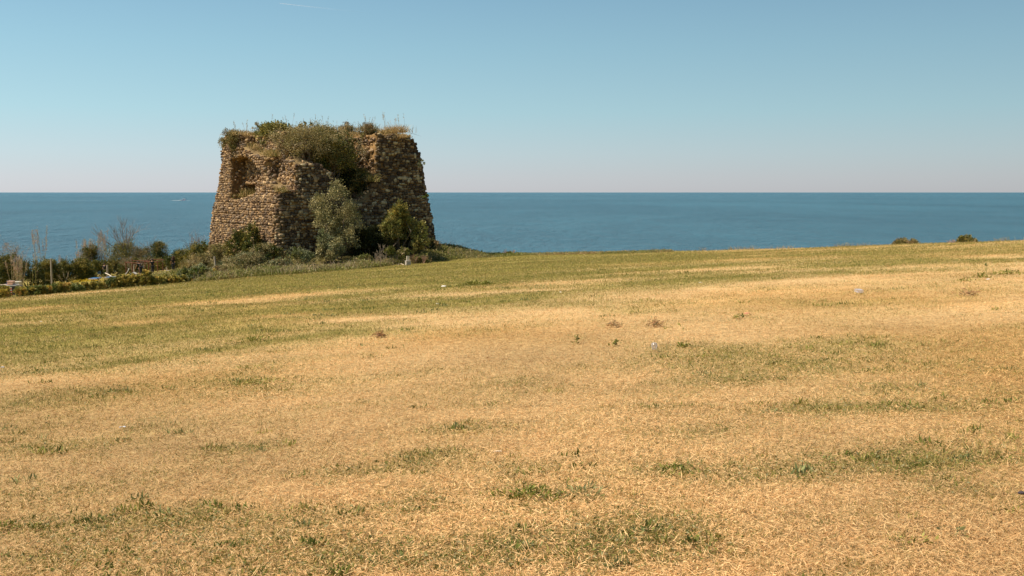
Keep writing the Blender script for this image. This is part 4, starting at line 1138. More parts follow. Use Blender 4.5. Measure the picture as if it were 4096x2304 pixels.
def green_balls():
    for v, lab in [(1084, 'mossy green ball on the post beside the standing person, upper one'), (1097, 'mossy green ball beside the standing person, lower one near the ground')]:
        q = at(418, v, 114.5)
        e = empty('ball_plant', q, lab, 'ball plant', 'mossy balls at the post')
        b = MB(); P = q + unit(rng.normal(size=(420, 3))) * 0.13
        leaf_quads(b, P, P - q + 0.08 * rng.normal(size=P.shape), 0.07, 0.05, jitter((0.16, 0.17, 0.03), 420)); b.build('foliage', M_LEAF, e)
        b = MB(); b.tube([q + np.array([0.02, 0.3, 0.05]), q], 0.02, 5, (0.2, 0.15, 0.1)); b.build('stem', M_WOOD, e)
green_balls()
b = MB(); p0 = at(421, 1092, 112); p1 = at(447, 1106, 107); b.tube([p0, 0.5 * (p0 + p1) + np.array([0, 0, 0.03]), p1], 0.055, 6, (0.62, 0.54, 0.42))
tag(b.build('pale_pole', M_WOOD, origin=p1), 'pale pole leaning from the post down onto the right blue-lidded bin', 'pole')
b = MB(); P = [gpos(u, Y) + np.array([0, 0, 0.04 + dz]) for u, Y, dz in [(470, 104, 0.0), (482, 106, 0.02), (496, 109, 0.25), (506, 112, 0.55), (512, 113, 0.9)]]
b.tube(P, 0.035, 6, (0.6, 0.53, 0.42)); tag(b.build('hose', M_PLAST, smooth=True, origin=P[0]), 'pale hose curving up from the grass to the left rusty frame', 'hose')
b = MB(); p0 = at(664, 1083, 116); p1 = at(680, 1081, 116); b.box(0.5 * (p0 + p1), (0.5, 0.12, 0.04), None, (0.66, 0.64, 0.6)); b.tube([gpos(668, 116.1), p0 * 0.7 + p1 * 0.3], 0.02, 5, (0.3, 0.3, 0.3)); b.tube([gpos(677, 116.1), p0 * 0.2 + p1 * 0.8], 0.02, 5, (0.3, 0.3, 0.3))
tag(b.build('small_table', M_PLAST, origin=gpos(672, 116)), 'small white folding table beside the curly-haired person', 'table')

# left-hand stand with tubs
def stand():
    Y = 82.5
    q = gpos(50, Y)
    zt = at(45, 1141, Y)[2]; h = zt - q[2]; s = Y / FPX
    e = empty('grill_stand', q, 'black stand with a red and white striped edge at the far left', 'stand')
    b = MB(); b.box(q + np.array([0, 0, h * 0.48]), (24 * s, 0.5, h * 0.94), None, (0.02, 0.018, 0.018)); b.build('body', M_PLAST, e)
    b = MB(); b.box((q[0] - 8 * s, q[1], zt), (44 * s, 0.7, 0.06), None, (0.5, 0.5, 0.5)); b.build('top', M_RUST, e)
    b = MB(); x0 = q[0] - 16 * s; x1 = q[0] + 16 * s
    for yy in (-0.3, 0.1):
        b.tube([(x0, q[1] + yy, zt + 0.09), (x1, q[1] + yy, zt + 0.13)], 0.014, 5, (0.12, 0.14, 0.18))
    for k in range(3):
        xx = x0 + (x1 - x0) * (k + 0.5) / 3; b.tube([(xx, q[1] - 0.3, zt), (xx, q[1] - 0.3, zt + 0.115), (xx, q[1] + 0.1, zt + 0.115)], 0.014, 5, (0.12, 0.14, 0.18))
    b.build('rack', M_RUST, e)
    st = MB(); n = 6; hh = h * 0.8 / n
    for k in range(n):
        st.box((q[0] - 9.0 * s, q[1] - 0.262, q[2] + h * 0.05 + hh * (k + 0.5)), (7 * s, 0.02, hh * 0.98), None, (0.55, 0.02, 0.02) if k % 2 == 0 else (0.7, 0.66, 0.62))
    st.build('striped_tape', M_PLAST, e)
    def tub(lab, u, v0, v1, w, colr, Yy):
        p = at(u, v1, Yy); W = w / FPX * Yy; H = (v1 - v0) / FPX * Yy
        e = empty('tub', p, lab, 'tub')
        b = MB(); t = 0.02
        b.box(p + np.array([0, 0, 0.015]), (W * 0.86, 0.36, 0.03), None, colr)
        for sx in (-1, 1): b.box(p + np.array([sx * W * 0.45, 0, H / 2]), (t, 0.40, H), None, colr)
        for sy in (-1, 1): b.box(p + np.array([0, sy * 0.2, H / 2]), (W * 0.88, t, H), None, colr)
        b.build('body', M_PLAST, e)
        b = MB(); b.box(p + np.array([0, 0, H + 0.012]), (W * 1.04, 0.46, 0.035), None, np.clip(np.array(colr) * 1.25, 0, 0.85)); b.build('lid', M_PLAST, e)
    tub('pinkish lidded tub on the black stand at the far left', 45, 1125, 1139, 24, (0.60, 0.36, 0.27), 82.4)
    # bench carrying the cream tub
    p = at(70, 1142, 84.0); g0 = Gs(p[0], p[1])
    e = empty('low_bench', (p[0], p[1], g0), 'low pale bench carrying the cream tub at the far left', 'bench')
    b = MB(); b.box((p[0], p[1], p[2] - 0.03), (0.72, 0.5, 0.05), None, (0.5, 0.42, 0.36)); b.build('seat', M_WOOD, e)
    for sx in (-1, 1):
        b = MB(); b.box((p[0] + sx * 0.28, p[1], (p[2] - 0.055 + g0 - 0.05) / 2), (0.06, 0.42, p[2] - 0.055 - g0 + 0.05), None, (0.35, 0.28, 0.24)); b.build('leg', M_WOOD, e)
    tub('cream lidded tub next to the pinkish tub at the far left', 70, 1127, 1141, 26, (0.70, 0.60, 0.46), 84.0)
    p = at(30, 1140, 82.5)
    e = empty('water_bottle', p, 'blue bottle with a thin bent straw beside the pinkish tub', 'bottle')
    b = MB(); b.lathe(p, [(0.0, 0), (0.05, 0), (0.05, 0.18), (0.02, 0.22), (0.02, 0.25), (0.0, 0.25)], 12, (0.03, 0.06, 0.35)); b.build('body', M_PLAST, e)
    b = MB(); b.tube([p + np.array([0, 0, 0.25]), p + np.array([-0.01, 0, 0.36]), p + np.array([-0.06, 0, 0.40])], 0.008, 5, (0.3, 0.4, 0.6)); b.build('straw', M_PLAST, e)
    p = gpos(10, 83); z = at(8, 1139, 83)[2]
    e = empty('side_table', p, 'pale wooden side table cut off by the left photo edge', 'table')
    b = MB(); b.box((p[0] - 0.1, p[1], z), (0.9, 0.6, 0.05), Matrix.Rotation(-0.08, 3, 'Y'), (0.62, 0.5, 0.38)); b.build('tabletop', M_WOOD, e)
    for sx in (-0.45, 0.25):
        b = MB(); b.box((p[0] + sx, p[1], (z - 0.06 + p[2]) / 2), (0.06, 0.4, z - 0.06 - p[2]), None, (0.4, 0.3, 0.22)); b.build('leg', M_WOOD, e)
stand()

# concrete block with upright slab
def valve_block():
    Y = 75.0; g = ground_px(1631, 1062); q = np.array(g); s = g[1] / FPX
    rz = Matrix.Rotation(R(24), 3, 'Z')
    e = empty('concrete_marker', q, 'pale concrete slab standing on a square concrete block at the lawn edge', 'concrete marker')
    W = 24 * s * 0.78
    b = MB(); H = 17 * s; b.box(q + np.array([0, W / 2, H / 2 - 0.04]), (W, W, H + 0.08), rz, (0.42, 0.37, 0.31)); b.box(q + np.array([0, W / 2, H + 0.012]), (W * 1.06, W * 1.06, 0.03), rz, (0.48, 0.43, 0.36))
    o = b.build('block', M_CONC, e)
    b = MB(); b.box(q + np.array([0.0, W / 2, H + 0.028 + 9 * s]), (11 * s, 0.12, 18 * s), Matrix.Rotation(R(20), 3, 'Z') @ Matrix.Rotation(0.05, 3, 'Y'), (0.62, 0.54, 0.43)); b.build('slab', M_CONC, e)
    b = MB(); n = rz @ Vector((0, -1, 0)); c = q + np.array([0, W / 2, H * 0.48]) + np.array(n) * (W / 2 + 0.006)
    b.box(c, (W * 0.34, 0.012, H * 0.55), rz, (0.30, 0.30, 0.30)); b.build('hatch', M_CONC, e)
    p = ground_px(1604, 1060)
    b = MB(); b.tube([ground_px(1592, 1061) + [0, 0, 0.05], p + [0, 0, 0.09], ground_px(1616, 1062) + [0, 0, 0.05]], [0.03, 0.04, 0.03], 6, (0.55, 0.45, 0.3)); tag(b.build('stick', M_WOOD, origin=p), 'pale dry stick lying at the left of the concrete block', 'stick')
valve_block()

# ------------------------------------------------------------------ people
def skin_obj(name, pts, edges, rads, mat, col, parent, root=0, sub=1):
    me = bpy.data.meshes.new(name)
    me.from_pydata([tuple(map(float, p)) for p in pts], edges, []); me.update()
    o = bpy.data.objects.new(name, me); COL.objects.link(o); o.parent = parent
    m = o.modifiers.new('skin', 'SKIN'); m.use_smooth_shade = True
    if not me.skin_vertices: return o
    sv = me.skin_vertices[0].data
    for i, r_ in enumerate(rads):
        sv[i].radius = (r_, r_) if np.isscalar(r_) else r_
        sv[i].use_root = (i == root)
    s = o.modifiers.new('sub', 'SUBSURF'); s.levels = sub; s.render_levels = sub
    me.materials.append(mat)
    return o

def flat_mat(name, col, rough=0.8):
    m, nt, N, L, p = new_mat(name)
    tc = N.new('ShaderNodeTexCoord'); nz = N.new('ShaderNodeTexNoise'); nz.inputs['Scale'].default_value = 18
    L.new(tc.outputs['Object'], nz.inputs['Vector'])
    mx = N.new('ShaderNodeMix'); mx.data_type = 'RGBA'
    mx.inputs['A'].default_value = (*[c * 0.8 for c in col], 1); mx.inputs['B'].default_value = (*[min(c * 1.2, 1) for c in col], 1)
    L.new(nz.outputs['Fac'], mx.inputs['Factor']); L.new(mx.outputs['Result'], p.inputs['Base Color'])
    p.inputs['Roughness'].default_value = rough
    return m
S_SKIN = flat_mat('warm_skin', (0.42, 0.22, 0.13), 0.55); S_BLACK = flat_mat('black_cotton', (0.012, 0.012, 0.014), 0.9); S_DENIM = flat_mat('dark_trousers', (0.02, 0.022, 0.03), 0.9)
S_HAIR = flat_mat('dark_hair', (0.02, 0.012, 0.008), 0.6); S_BRHAIR = flat_mat('brown_hair', (0.075, 0.03, 0.015), 0.6); S_SHOE = flat_mat('shoe', (0.05, 0.05, 0.05), 0.7)

def person(label, loc, face, H=1.72, bend=0.0, armL=((-0.02, 0.02), (0.02, 0.10)), armR=((0.02, 0.02), (0.02, 0.10)), hair='short', head_tilt=0.0, step=0.12):
    """face: heading (0 looks to +y, away from the camera). bend: forward lean of the trunk in radians"""
    e = empty('person', loc, label, 'person', 'people in black behind the hedge'); e.rotation_euler = (0, 0, face)
    k = H / 1.72
    def tr(s, f, up):      # trunk point: s sideways, f forward, up along the spine above the hips
        return np.array([s, f * math.cos(bend) + up * math.sin(bend), 0.92 - f * math.sin(bend) + up * math.cos(bend)]) * k
    pel = tr(0, 0, 0); wai = tr(0, 0.01, 0.18); che = tr(0, 0.02, 0.38); shc = tr(0, 0, 0.50); nec = tr(0, 0.01, 0.57)
    hd = lambda f, up: tr(0, 0.02 + head_tilt * 0.2 + f, 0.60 + up)
    pts = [pel, wai, che, shc, nec, hd(0.02, 0.07), hd(0.0, 0.16), hd(-0.01, 0.23)]
    rad = [0.145, 0.125, 0.15, 0.11, 0.055, 0.072, 0.095, 0.07]
    edges = [(i, i + 1) for i in range(7)]
    face_i = len(pts); pts += [hd(0.115, 0.115), hd(0.10, 0.05)]; rad += [0.017, 0.03]; edges += [(6, face_i), (5, face_i + 1)]
    for s in (-1, 1):
        i = len(pts); pts.append(hd(0.0, 0.13) + np.array([s * 0.095, 0, 0])); rad.append(0.018); edges.append((6, i))
    sl = [pel, wai, che, shc]; arms = []
    for s, (A, B) in ((-1, armL), (1, armR)):
        sh = tr(s * 0.19, 0, 0.50); 
        el = sh + np.array([s * 0.05 + A[0], A[1], -0.0]) * k + np.array([0, 0, -math.sqrt(max(0.02, 0.30 ** 2 - (s * 0.05 + A[0]) ** 2 - A[1] ** 2))]) * k
        dz = 0.26 ** 2 - B[0] ** 2 - B[1] ** 2
        wr = el + np.array([B[0], B[1], -math.sqrt(max(0.0025, dz))]) * k
        hdn = unit(wr - el); palm = wr + hdn * 0.085 * k
        i = len(pts)
        pts += [sh, el, wr, palm]; rad += [0.062, 0.046, 0.03, (0.038, 0.022)]
        edges += [(3, i), (i, i + 1), (i + 1, i + 2), (i + 2, i + 3)]
        fw = np.array([0, 1.0, 0.0]) - hdn * hdn[1]; fw = unit(fw)
        for f in range(4):
            b0 = palm + fw * (f - 1.5) * 0.021 + hdn * 0.012; ln = (0.068, 0.078, 0.073, 0.058)[f] * k
            j = len(pts)
            curl = np.array([-s * 0.4, 0, 0])
            pts += [b0, b0 + (hdn + curl * 0.3) * ln * 0.55, b0 + (hdn + curl) * ln]; rad += [0.0095, 0.0085, 0.007]
            edges += [(i + 3, j), (j, j + 1), (j + 1, j + 2)]
        j = len(pts); th = wr + hdn * 0.03 + fw * 0.03
        pts += [th, th + (hdn * 0.6 + fw * 0.6) * 0.05]; rad += [0.011, 0.008]; edges += [(i + 2, j), (j, j + 1)]
        arms.append((sh, el, wr))
    legs = []
    for s in (-1, 1):
        hp = np.array([s * 0.095, 0, 0.88]) * k; kn = np.array([s * 0.11, 0.04 + s * step * 0.3, 0.48]) * k; an = np.array([s * 0.12, s * step * 0.6 - 0.02, 0.085]) * k; toe = an + np.array([s * 0.02, 0.16, -0.05]) * k
        i = len(pts); pts += [hp, kn, an, toe]; rad += [0.092, 0.058, 0.04, 0.035]; edges += [(0, i), (i, i + 1), (i + 1, i + 2), (i + 2, i + 3)]
        legs.append((hp, kn, an, toe))
    rad = [tuple(q * k for q in r_) if not np.isscalar(r_) else r_ * k for r_ in rad]
    skin_obj('body', pts, edges, rad, S_SKIN, None, e)
    # shirt
    P = [pel + (wai - pel) * 0.1, wai, che, shc]; ra = [0.165, 0.145, 0.168, 0.125]; E = [(0, 1), (1, 2), (2, 3)]
    for (sh, el, wr) in arms:
        i = len(P); P += [sh, sh + (el - sh) * 0.62]; ra += [0.078, 0.066]; E += [(3, i), (i, i + 1)]
    shirt = skin_obj('shirt', P, E, [r_ * k for r_ in ra], S_BLACK, None, e)
    P = [pel]; ra = [0.16]; E = []
    for (hp, kn, an, toe) in legs:
        i = len(P); P += [hp, kn, an + np.array([0, 0, 0.02])]; ra += [0.105, 0.075, 0.062]; E += [(0, i), (i, i + 1), (i + 1, i + 2)]
    skin_obj('trousers', P, E, [r_ * k for r_ in ra], S_DENIM, None, e)
    for (hp, kn, an, toe) in legs:
        skin_obj('shoe', [an - np.array([0, 0.05, 0.045]), an + np.array([0, 0.03, -0.04]), toe + np.array([0, 0.02, -0.0])], [(0, 1), (1, 2)], [0.05, 0.052, 0.042], S_SHOE, None, e)
    # hair
    if hair == 'curly':
        b = MB(); c = hd(-0.04, 0.13)
        for _ in range(260):
            d = unit(rng.normal(size=3)); 
            if d[1] > 0.45 and d[2] < 0.5: continue
            p = c + d * np.array([0.15, 0.14, 0.16]) * rng.uniform(0.75, 1.0) + np.array([0, 0, -0.05 if d[2] < 0 else 0])
            q = rng.normal(size=3) * 0.035
            b.tube([p - q, p + rng.normal(size=3) * 0.03, p + q], [0.02, 0.026, 0.018], 5, (0.1, 0.05, 0.03))
        o = b.build('hair', S_BRHAIR); o.parent = e
    else:
        bm = bmesh.new(); bmesh.ops.create_icosphere(bm, subdivisions=3, radius=1)
        c = hd(-0.022, 0.155)
        dl = [v_ for v_ in bm.verts if v_.co.y > 0.35 and v_.co.z < 0.35 or v_.co.z < -0.45]
        bmesh.ops.delete(bm, geom=dl, context='VERTS')
        for v_ in bm.verts: v_.co = Vector((c[0] + v_.co.x * 0.108, c[1] + v_.co.y * 0.118, c[2] + v_.co.z * 0.118 + 0.005)) + Vector(rng.normal(size=3) * 0.003)
        me = bpy.data.meshes.new('hair'); bm.to_mesh(me); bm.free(); me.materials.append(S_HAIR)
        o = bpy.data.objects.new('hair', me); COL.objects.link(o); o.parent = e; o.modifiers.new('t', 'SOLIDIFY').thickness = 0.012
    # collar
    b = MB(); c = tr(0, 0.01, 0.545)
    b.lathe(c, [(0.075, -0.02), (0.082, 0.0), (0.072, 0.03), (0.066, 0.02), (0.066, -0.02)], 14, (0.02, 0.02, 0.02))
    o = b.build('collar', S_BLACK); o.parent = shirt
    return e

person('person in black shirt and trousers standing by the grey post, seen from behind', gpos(414, 119.5), R(-8), 1.68)
person('person in black bending forward to the left under the left rusty frame', gpos(560, 114.5), R(62), 1.68, bend=0.75, armL=((0.02, 0.16), (0.0, 0.14)), armR=((0.0, 0.16), (0.0, 0.12)))
person('person in a black polo shirt standing behind the table with bare forearm', gpos(607, 112.5), R(48), 1.66, bend=0.1, armR=((0.0, 0.08), (-0.02, 0.16)), head_tilt=0.2)
person('person with curly brown hair in black top at the right end of the table', gpos(690, 114.0), R(35), 1.62, hair='curly', armL=((0.0, 0.1), (0.02, 0.18)), armR=((0.0, 0.12), (-0.02, 0.2)))

# ------------------------------------------------------------------ boat, wake, vapour trail
def boat():
    Y = -(SEA_Z - EYE) / ((801.5 - 769.0) / FPX)
    p = at(735, 801.5, Y); p[2] = SEA_Z
    e = empty('motor_boat', p, 'small white and blue motor boat speeding to the right on the sea', 'motor boat')
    L = 21 * Y / FPX
    ns = 9; V = []; Q = []; k = 7
    for i in range(ns):
        t = i / (ns - 1); x = -L * 0.5 + L * t
        w = L * 0.16 * (1 - max(0, (t - 0.45) / 0.55) ** 2.2) + 0.01
        hgt = L * (0.10 + 0.07 * t * t); keel = -L * 0.03 + L * 0.10 * max(0, t - 0.7) / 0.3
        for (a, zz) in [(-1, hgt), (-0.92, hgt * 0.55), (-0.6, hgt * 0.1), (0, keel), (0.6, hgt * 0.1), (0.92, hgt * 0.55), (1, hgt)]:
            V.append((p[0] + x, p[1] + a * w, p[2] + zz + 0.1 * t * L * 0.3))
    for i in range(ns - 1):
        for j in range(k - 1): Q.append((i * k + j, i * k + j + 1, (i + 1) * k + j + 1, (i + 1) * k + j))
    b = MB(); b.add(V, Q, col=(0.70, 0.70, 0.72), ngons=[list(range(k)), [i * k for i in range(ns)] + [i * k + k - 1 for i in range(ns)][::-1]]); b.build('hull', M_PLAST, e)
    b = MB()
    for s in (-1, 1):
        for i in range(2, ns - 1):
            q0 = np.array(V[i * k + (1 if s < 0 else 5)]); q1 = np.array(V[(i + 1) * k + (1 if s < 0 else 5)])
            b.tube([q0, q1], L * 0.02, 5, (0.08, 0.06, 0.35))
    b.build('blue_stripe', M_PLAST, e)
    b = MB(); b.box((p[0] + 0.02 * L, p[1], p[2] + L * 0.24), (L * 0.24, L * 0.2, L * 0.12), None, (0.06, 0.06, 0.08)); b.build('cabin', M_PLAST, e)
    b = MB(); b.box((p[0] + 0.0 * L, p[1], p[2] + L * 0.345), (L * 0.32, L * 0.24, L * 0.035), None, (0.75, 0.74, 0.74)); 
    for sx in (-1, 1):
        for sy in (-1, 1): b.tube([(p[0] + sx * L * 0.13, p[1] + sy * L * 0.1, p[2] + L * 0.15), (p[0] + sx * L * 0.13, p[1] + sy * L * 0.1, p[2] + L * 0.34)], L * 0.008, 5, (0.6, 0.6, 0.6))
    b.build('canopy', M_PLAST, e)
    b = MB(); b.box((p[0] + L * 0.26, p[1], p[2] + L * 0.22), (L * 0.16, L * 0.16, L * 0.05), None, (0.8, 0.8, 0.82)); b.build('foredeck', M_PLAST, e)
    # wake: broken foam
    f = MB(); s = Y / FPX
    for (u0, u1) in [(697, 701), (706, 724), (726, 731), (733, 746), (756, 763), (768, 786)]:
        pass
    V = []
    def foam(u0, u1, wy, z=0.12):
        n = 14; x0 = (u0 - 2048) * s; x1 = (u1 - 2048) * s; top = []; bot = []
        for i in range(n):
            t = i / (n - 1); w = wy * math.sin(math.pi * (0.08 + 0.84 * t)) * rng.uniform(0.6, 1.1)
            top.append((x0 + (x1 - x0) * t, p[1] + w, SEA_Z + z)); bot.append((x0 + (x1 - x0) * t, p[1] - w, SEA_Z + z))
        f.add(top + bot, [(i, n + i, n + i + 1, i + 1) for i in range(n - 1)], col=(0.78, 0.78, 0.75))
    for (u0, u1, w) in [(696, 700, 22), (705, 723, 40), (724.5, 729, 16), (732, 746, 14), (755, 763, 14)]:
        foam(u0 - 0, u1, w)
    foam(718, 738, 26, 0.4)
    for (u0, u1) in [(250, 300), (308, 355), (366, 410), (480, 500), (520, 540), (120, 160)]:
        foam(u0, u1, 3)
    o = f.build('wake', M_CLOTH)
    tag(o, 'broken white foam trail behind the motor boat', 'wake', kind='stuff')
boat()

def contrail():
    m, nt, N, L, p = new_mat('vapour')
    a = N.new('ShaderNodeAttribute'); a.attribute_name = 'Col'
    tr_ = N.new('ShaderNodeBsdfTransparent'); mx = N.new('ShaderNodeMixShader')
    d = N.new('ShaderNodeBsdfDiffuse'); d.inputs['Color'].default_value = (0.9, 0.9, 0.92, 1)
    tl = N.new('ShaderNodeBsdfTranslucent'); tl.inputs['Color'].default_value = (0.9, 0.9, 0.92, 1)
    m2 = N.new('ShaderNodeMixShader'); L.new(d.outputs[0], m2.inputs[1]); L.new(tl.outputs[0], m2.inputs[2])
    sp = N.new('ShaderNodeSeparateColor'); L.new(a.outputs['Color'], sp.inputs[0]); L.new(sp.outputs[0], mx.inputs['Fac'])
    L.new(tr_.outputs[0], mx.inputs[1]); L.new(m2.outputs[0], mx.inputs[2]); L.new(mx.outputs[0], N['Material Output'].inputs['Surface'])
    b = MB(); n = 40; D = 60000
    P = []; rr = []; cc = []
    for i in range(n):
        t = i / (n - 1)
        u = 1117 + 560 * t; v = 13 + 62 * t
        q = at(u, v, D + 9000 * t); P.append(q); rr.append(12 + 38 * t ** 0.7); cc.append(0.42 * (1 - t) ** 5 * (1 if i else 0.6))
    b.tube(P, rr, 8, (1, 1, 1), cap=True)
    b.c[0] = np.repeat(np.array(cc), 8)[:, None] * np.ones(3)
    o = b.build('contrail', m, smooth=True, origin=P[0]); tag(o, 'thin white vapour trail fading across the top of the sky', 'vapour trail')
contrail()

# ------------------------------------------------------------------ litter and weeds on the lawn
def scrap(name, label, cat, u, v, wpx, dpx, colr, rot=0.0, hgt=0.35, mat=None):
    q = ground_px(u, v); s = q[1] / FPX; w = wpx * s; h = max(dpx * s * 0.8, 0.012)
    n = 9; V = []; Q = []
    for i in range(n):
        for j in range(n):
            a = i / (n - 1) - 0.5; c = j / (n - 1) - 0.5
            edge = 1 - 0.25 * rng.random() if (i in (0, n - 1) or j in (0, n - 1)) else 1
            x, y = a * w * edge, c * w * 0.55 * edge
            z = h * (0.25 + 0.75 * float(vnoise(a * 3 + u, c * 3 + v, 5))) * (1 - 1.2 * abs(a))
            cr, sr = math.cos(rot), math.sin(rot)
            V.append((q[0] + x * cr - y * sr, q[1] + x * sr + y * cr, q[2] + 0.03 + max(z, 0)))
    for i in range(n - 1):
        for j in range(n - 1): Q.append((i * n + j, (i + 1) * n + j, (i + 1) * n + j + 1, i * n + j + 1))
    b = MB(); b.add(V, Q, col=colr)
    o = b.build(name, mat or M_CLOTH, origin=q); o.modifiers.new('t', 'SOLIDIFY').thickness = 0.004
    return tag(o, label, cat)
scrap('paper_scrap', 'crumpled white paper on the dry grass at lower left', 'paper scrap', 491, 1725, 26, 12, (0.82, 0.82, 0.80), 0.3)
scrap('paper_scrap', 'small white scrap on the green lawn at the left side', 'paper scrap', 165, 1293, 10, 5, (0.72, 0.68, 0.6), 0.4)
scrap('paper_scrap', 'tiny white scrap on the green lawn, below the white stone', 'paper scrap', 1750, 1222, 12, 7, (0.85, 0.84, 0.8), 0.1)
scrap('paper_scrap', 'thin white scrap on the green lawn in the middle of the field', 'paper scrap', 2243, 1175, 12, 5, (0.8, 0.75, 0.66), 0.7)
scrap('paper_scrap', 'white scrap where green lawn turns to straw, right of the middle', 'paper scrap', 2802, 1136, 14, 5, (0.78, 0.76, 0.72), 0.2)
scrap('paper_strip', 'white paper strip below the dark weeds at the right', 'paper strip', 3955, 1124, 22, 6, (0.85, 0.85, 0.86), 0.35)
scrap('plastic_strip', 'thin pink plastic strip on the straw at the right', 'plastic strip', 2990, 1262, 30, 5, (0.75, 0.25, 0.2), 0.4)
scrap('grey_scrap', 'grey scrap at the left edge of the photo, in the green lawn', 'scrap', 10, 1480, 18, 7, (0.45, 0.45, 0.47), 0.1)

def rock(name, label, cat, u, v, w, h, colr, mat, rot=0.0, long=1.0):
    q = ground_px(u, v); s = q[1] / FPX
    bm = bmesh.new(); bmesh.ops.create_icosphere(bm, subdivisions=3, radius=1)
    for p in bm.verts:
        k = 1 + 0.25 * (float(vnoise(p.co.x * 2 + u, p.co.y * 2 + p.co.z, 3)) - 0.5) + 0.12 * (float(vnoise(p.co.x * 5, p.co.z * 5 + v, 4)) - 0.5)
        c = p.co * k
        p.co = Vector((c.x * w * s / 2 * math.cos(rot) - c.y * w * s / 2 / long * math.sin(rot), c.x * w * s / 2 * math.sin(rot) + c.y * w * s / 2 / long * math.cos(rot), c.z * h * s / 2 + h * s * 0.35))
    me = bpy.data.meshes.new(name); bm.to_mesh(me); n = len(bm.verts); bm.free()
    at_ = me.color_attributes.new('Col', 'FLOAT_COLOR', 'POINT'); at_.data.foreach_set('color', np.tile(np.array([*colr, 1], np.float32), n))
    me.materials.append(mat); me.polygons.foreach_set('use_smooth', np.ones(len(me.polygons), bool))
    o = bpy.data.objects.new(name, me); COL.objects.link(o); o.location = q + np.array([0, 0, 0.02])
    return tag(o, label, cat)
rock('stone', 'white stone on the green lawn, left of the dark weed patch', 'stone', 1776, 1151, 22, 8, (0.7, 0.65, 0.55), M_CONC)
rock('stick', 'short pale stick lying on the straw at the bottom centre', 'stick', 1990, 1822, 44, 8, (0.78, 0.62, 0.42), M_WOOD, 0.12, 5)
rock('wood_chip', 'dark wood chip at the right edge in the foreground', 'wood chip', 4085, 1996, 30, 14, (0.07, 0.055, 0.06), M_WOOD, -0.2, 2)

def cup():
    q = ground_px(2617, 1408) + np.array([0, 0, 0.025]); s = q[1] / FPX
    m, nt, N, L, p = new_mat('clear_plastic')
    tr_ = N.new('ShaderNodeBsdfTransparent'); tr_.inputs['Color'].default_value = (0.93, 0.93, 0.96, 1)
    gl = N.new('ShaderNodeBsdfGlossy'); gl.inputs['Roughness'].default_value = 0.12
    df = N.new('ShaderNodeBsdfDiffuse'); df.inputs['Color'].default_value = (0.75, 0.72, 0.76, 1)
    a = N.new('ShaderNodeMixShader'); a.inputs['Fac'].default_value = 0.35; L.new(df.outputs[0], a.inputs[1]); L.new(gl.outputs[0], a.inputs[2])
    fz = N.new('ShaderNodeLayerWeight'); fz.inputs['Blend'].default_value = 0.35
    mr = N.new('ShaderNodeMapRange'); mr.inputs['To Min'].default_value = 0.16; mr.inputs['To Max'].default_value = 0.7; L.new(fz.outputs['Facing'], mr.inputs['Value'])
    mx = N.new('ShaderNodeMixShader'); L.new(mr.outputs[0], mx.inputs['Fac']); L.new(tr_.outputs[0], mx.inputs[1]); L.new(a.outputs[0], mx.inputs[2]); L.new(mx.outputs[0], N['Material Output'].inputs['Surface'])
    W = 12.5 * s; H = 30 * s
    b = MB(); b.lathe(q, [(W * 0.55, 0), (W * 0.62, H * 0.05), (W * 0.9, H * 0.4), (W, H * 0.62), (W * 0.88, H * 0.84), (W * 0.5, H * 0.97), (0.002, H)], 24, (0.8, 0.8, 0.8))
    o = b.build('plastic_cup', m, smooth=True, origin=q); tag(o, 'clear plastic cup upside down on the straw, right of the middle', 'cup')
    q = ground_px(3435, 1174)
    e = MB(); s = q[1] / FPX
    e.box(q + np.array([0, 0, 0.05]), (24 * s, 0.14, 0.05), Matrix.Rotation(0.2, 3, 'Z') @ Matrix.Rotation(0.12, 3, 'X'), (0.8, 0.8, 0.8))
    o = e.build('plastic_sheet', m, origin=q); tag(o, 'faint clear plastic sheet on the straw at the right', 'plastic sheet')
cup()

for (u, v, w, lab) in [(2455, 1312, 0.22, 'brown clump of raked dry grass, left one of two at mid right'), (2620, 1310, 0.17, 'brown clump of raked dry grass, right one of two at mid right'),
                       (3870, 1184, 0.35, 'brown clump of dry grass lying near the right edge'), (1520, 1352, 0.12, 'small brown clump at the boundary of green lawn and straw')]:
    q = ground_px(u, v)
    e = empty('hay_clump', q, lab, 'hay clump')
    b = MB(); n = 170; w = w * 0.3
    P = q + np.stack([rng.normal(size=n) * w, rng.normal(size=n) * w * 0.55, np.abs(rng.normal(size=n)) * 0.045], 1)
    P[:, 2] = np.maximum(P[:, 2], G(P[:, 0], P[:, 1]) + 0.01) + 0.03 * np.exp(-((P[:, 0] - q[0]) / w) ** 2)
    D = rng.normal(size=(n, 3)) * np.array([1, 1, 0.35])
    leaf_quads(b, P, D, rng.uniform(0.04, 0.10, n), 0.004 + 0.0004 * q[1], jitter((0.42, 0.265, 0.125), n, 0.35))
    b.build('straw', M_STRAW, e)['kind'] = 'stuff'

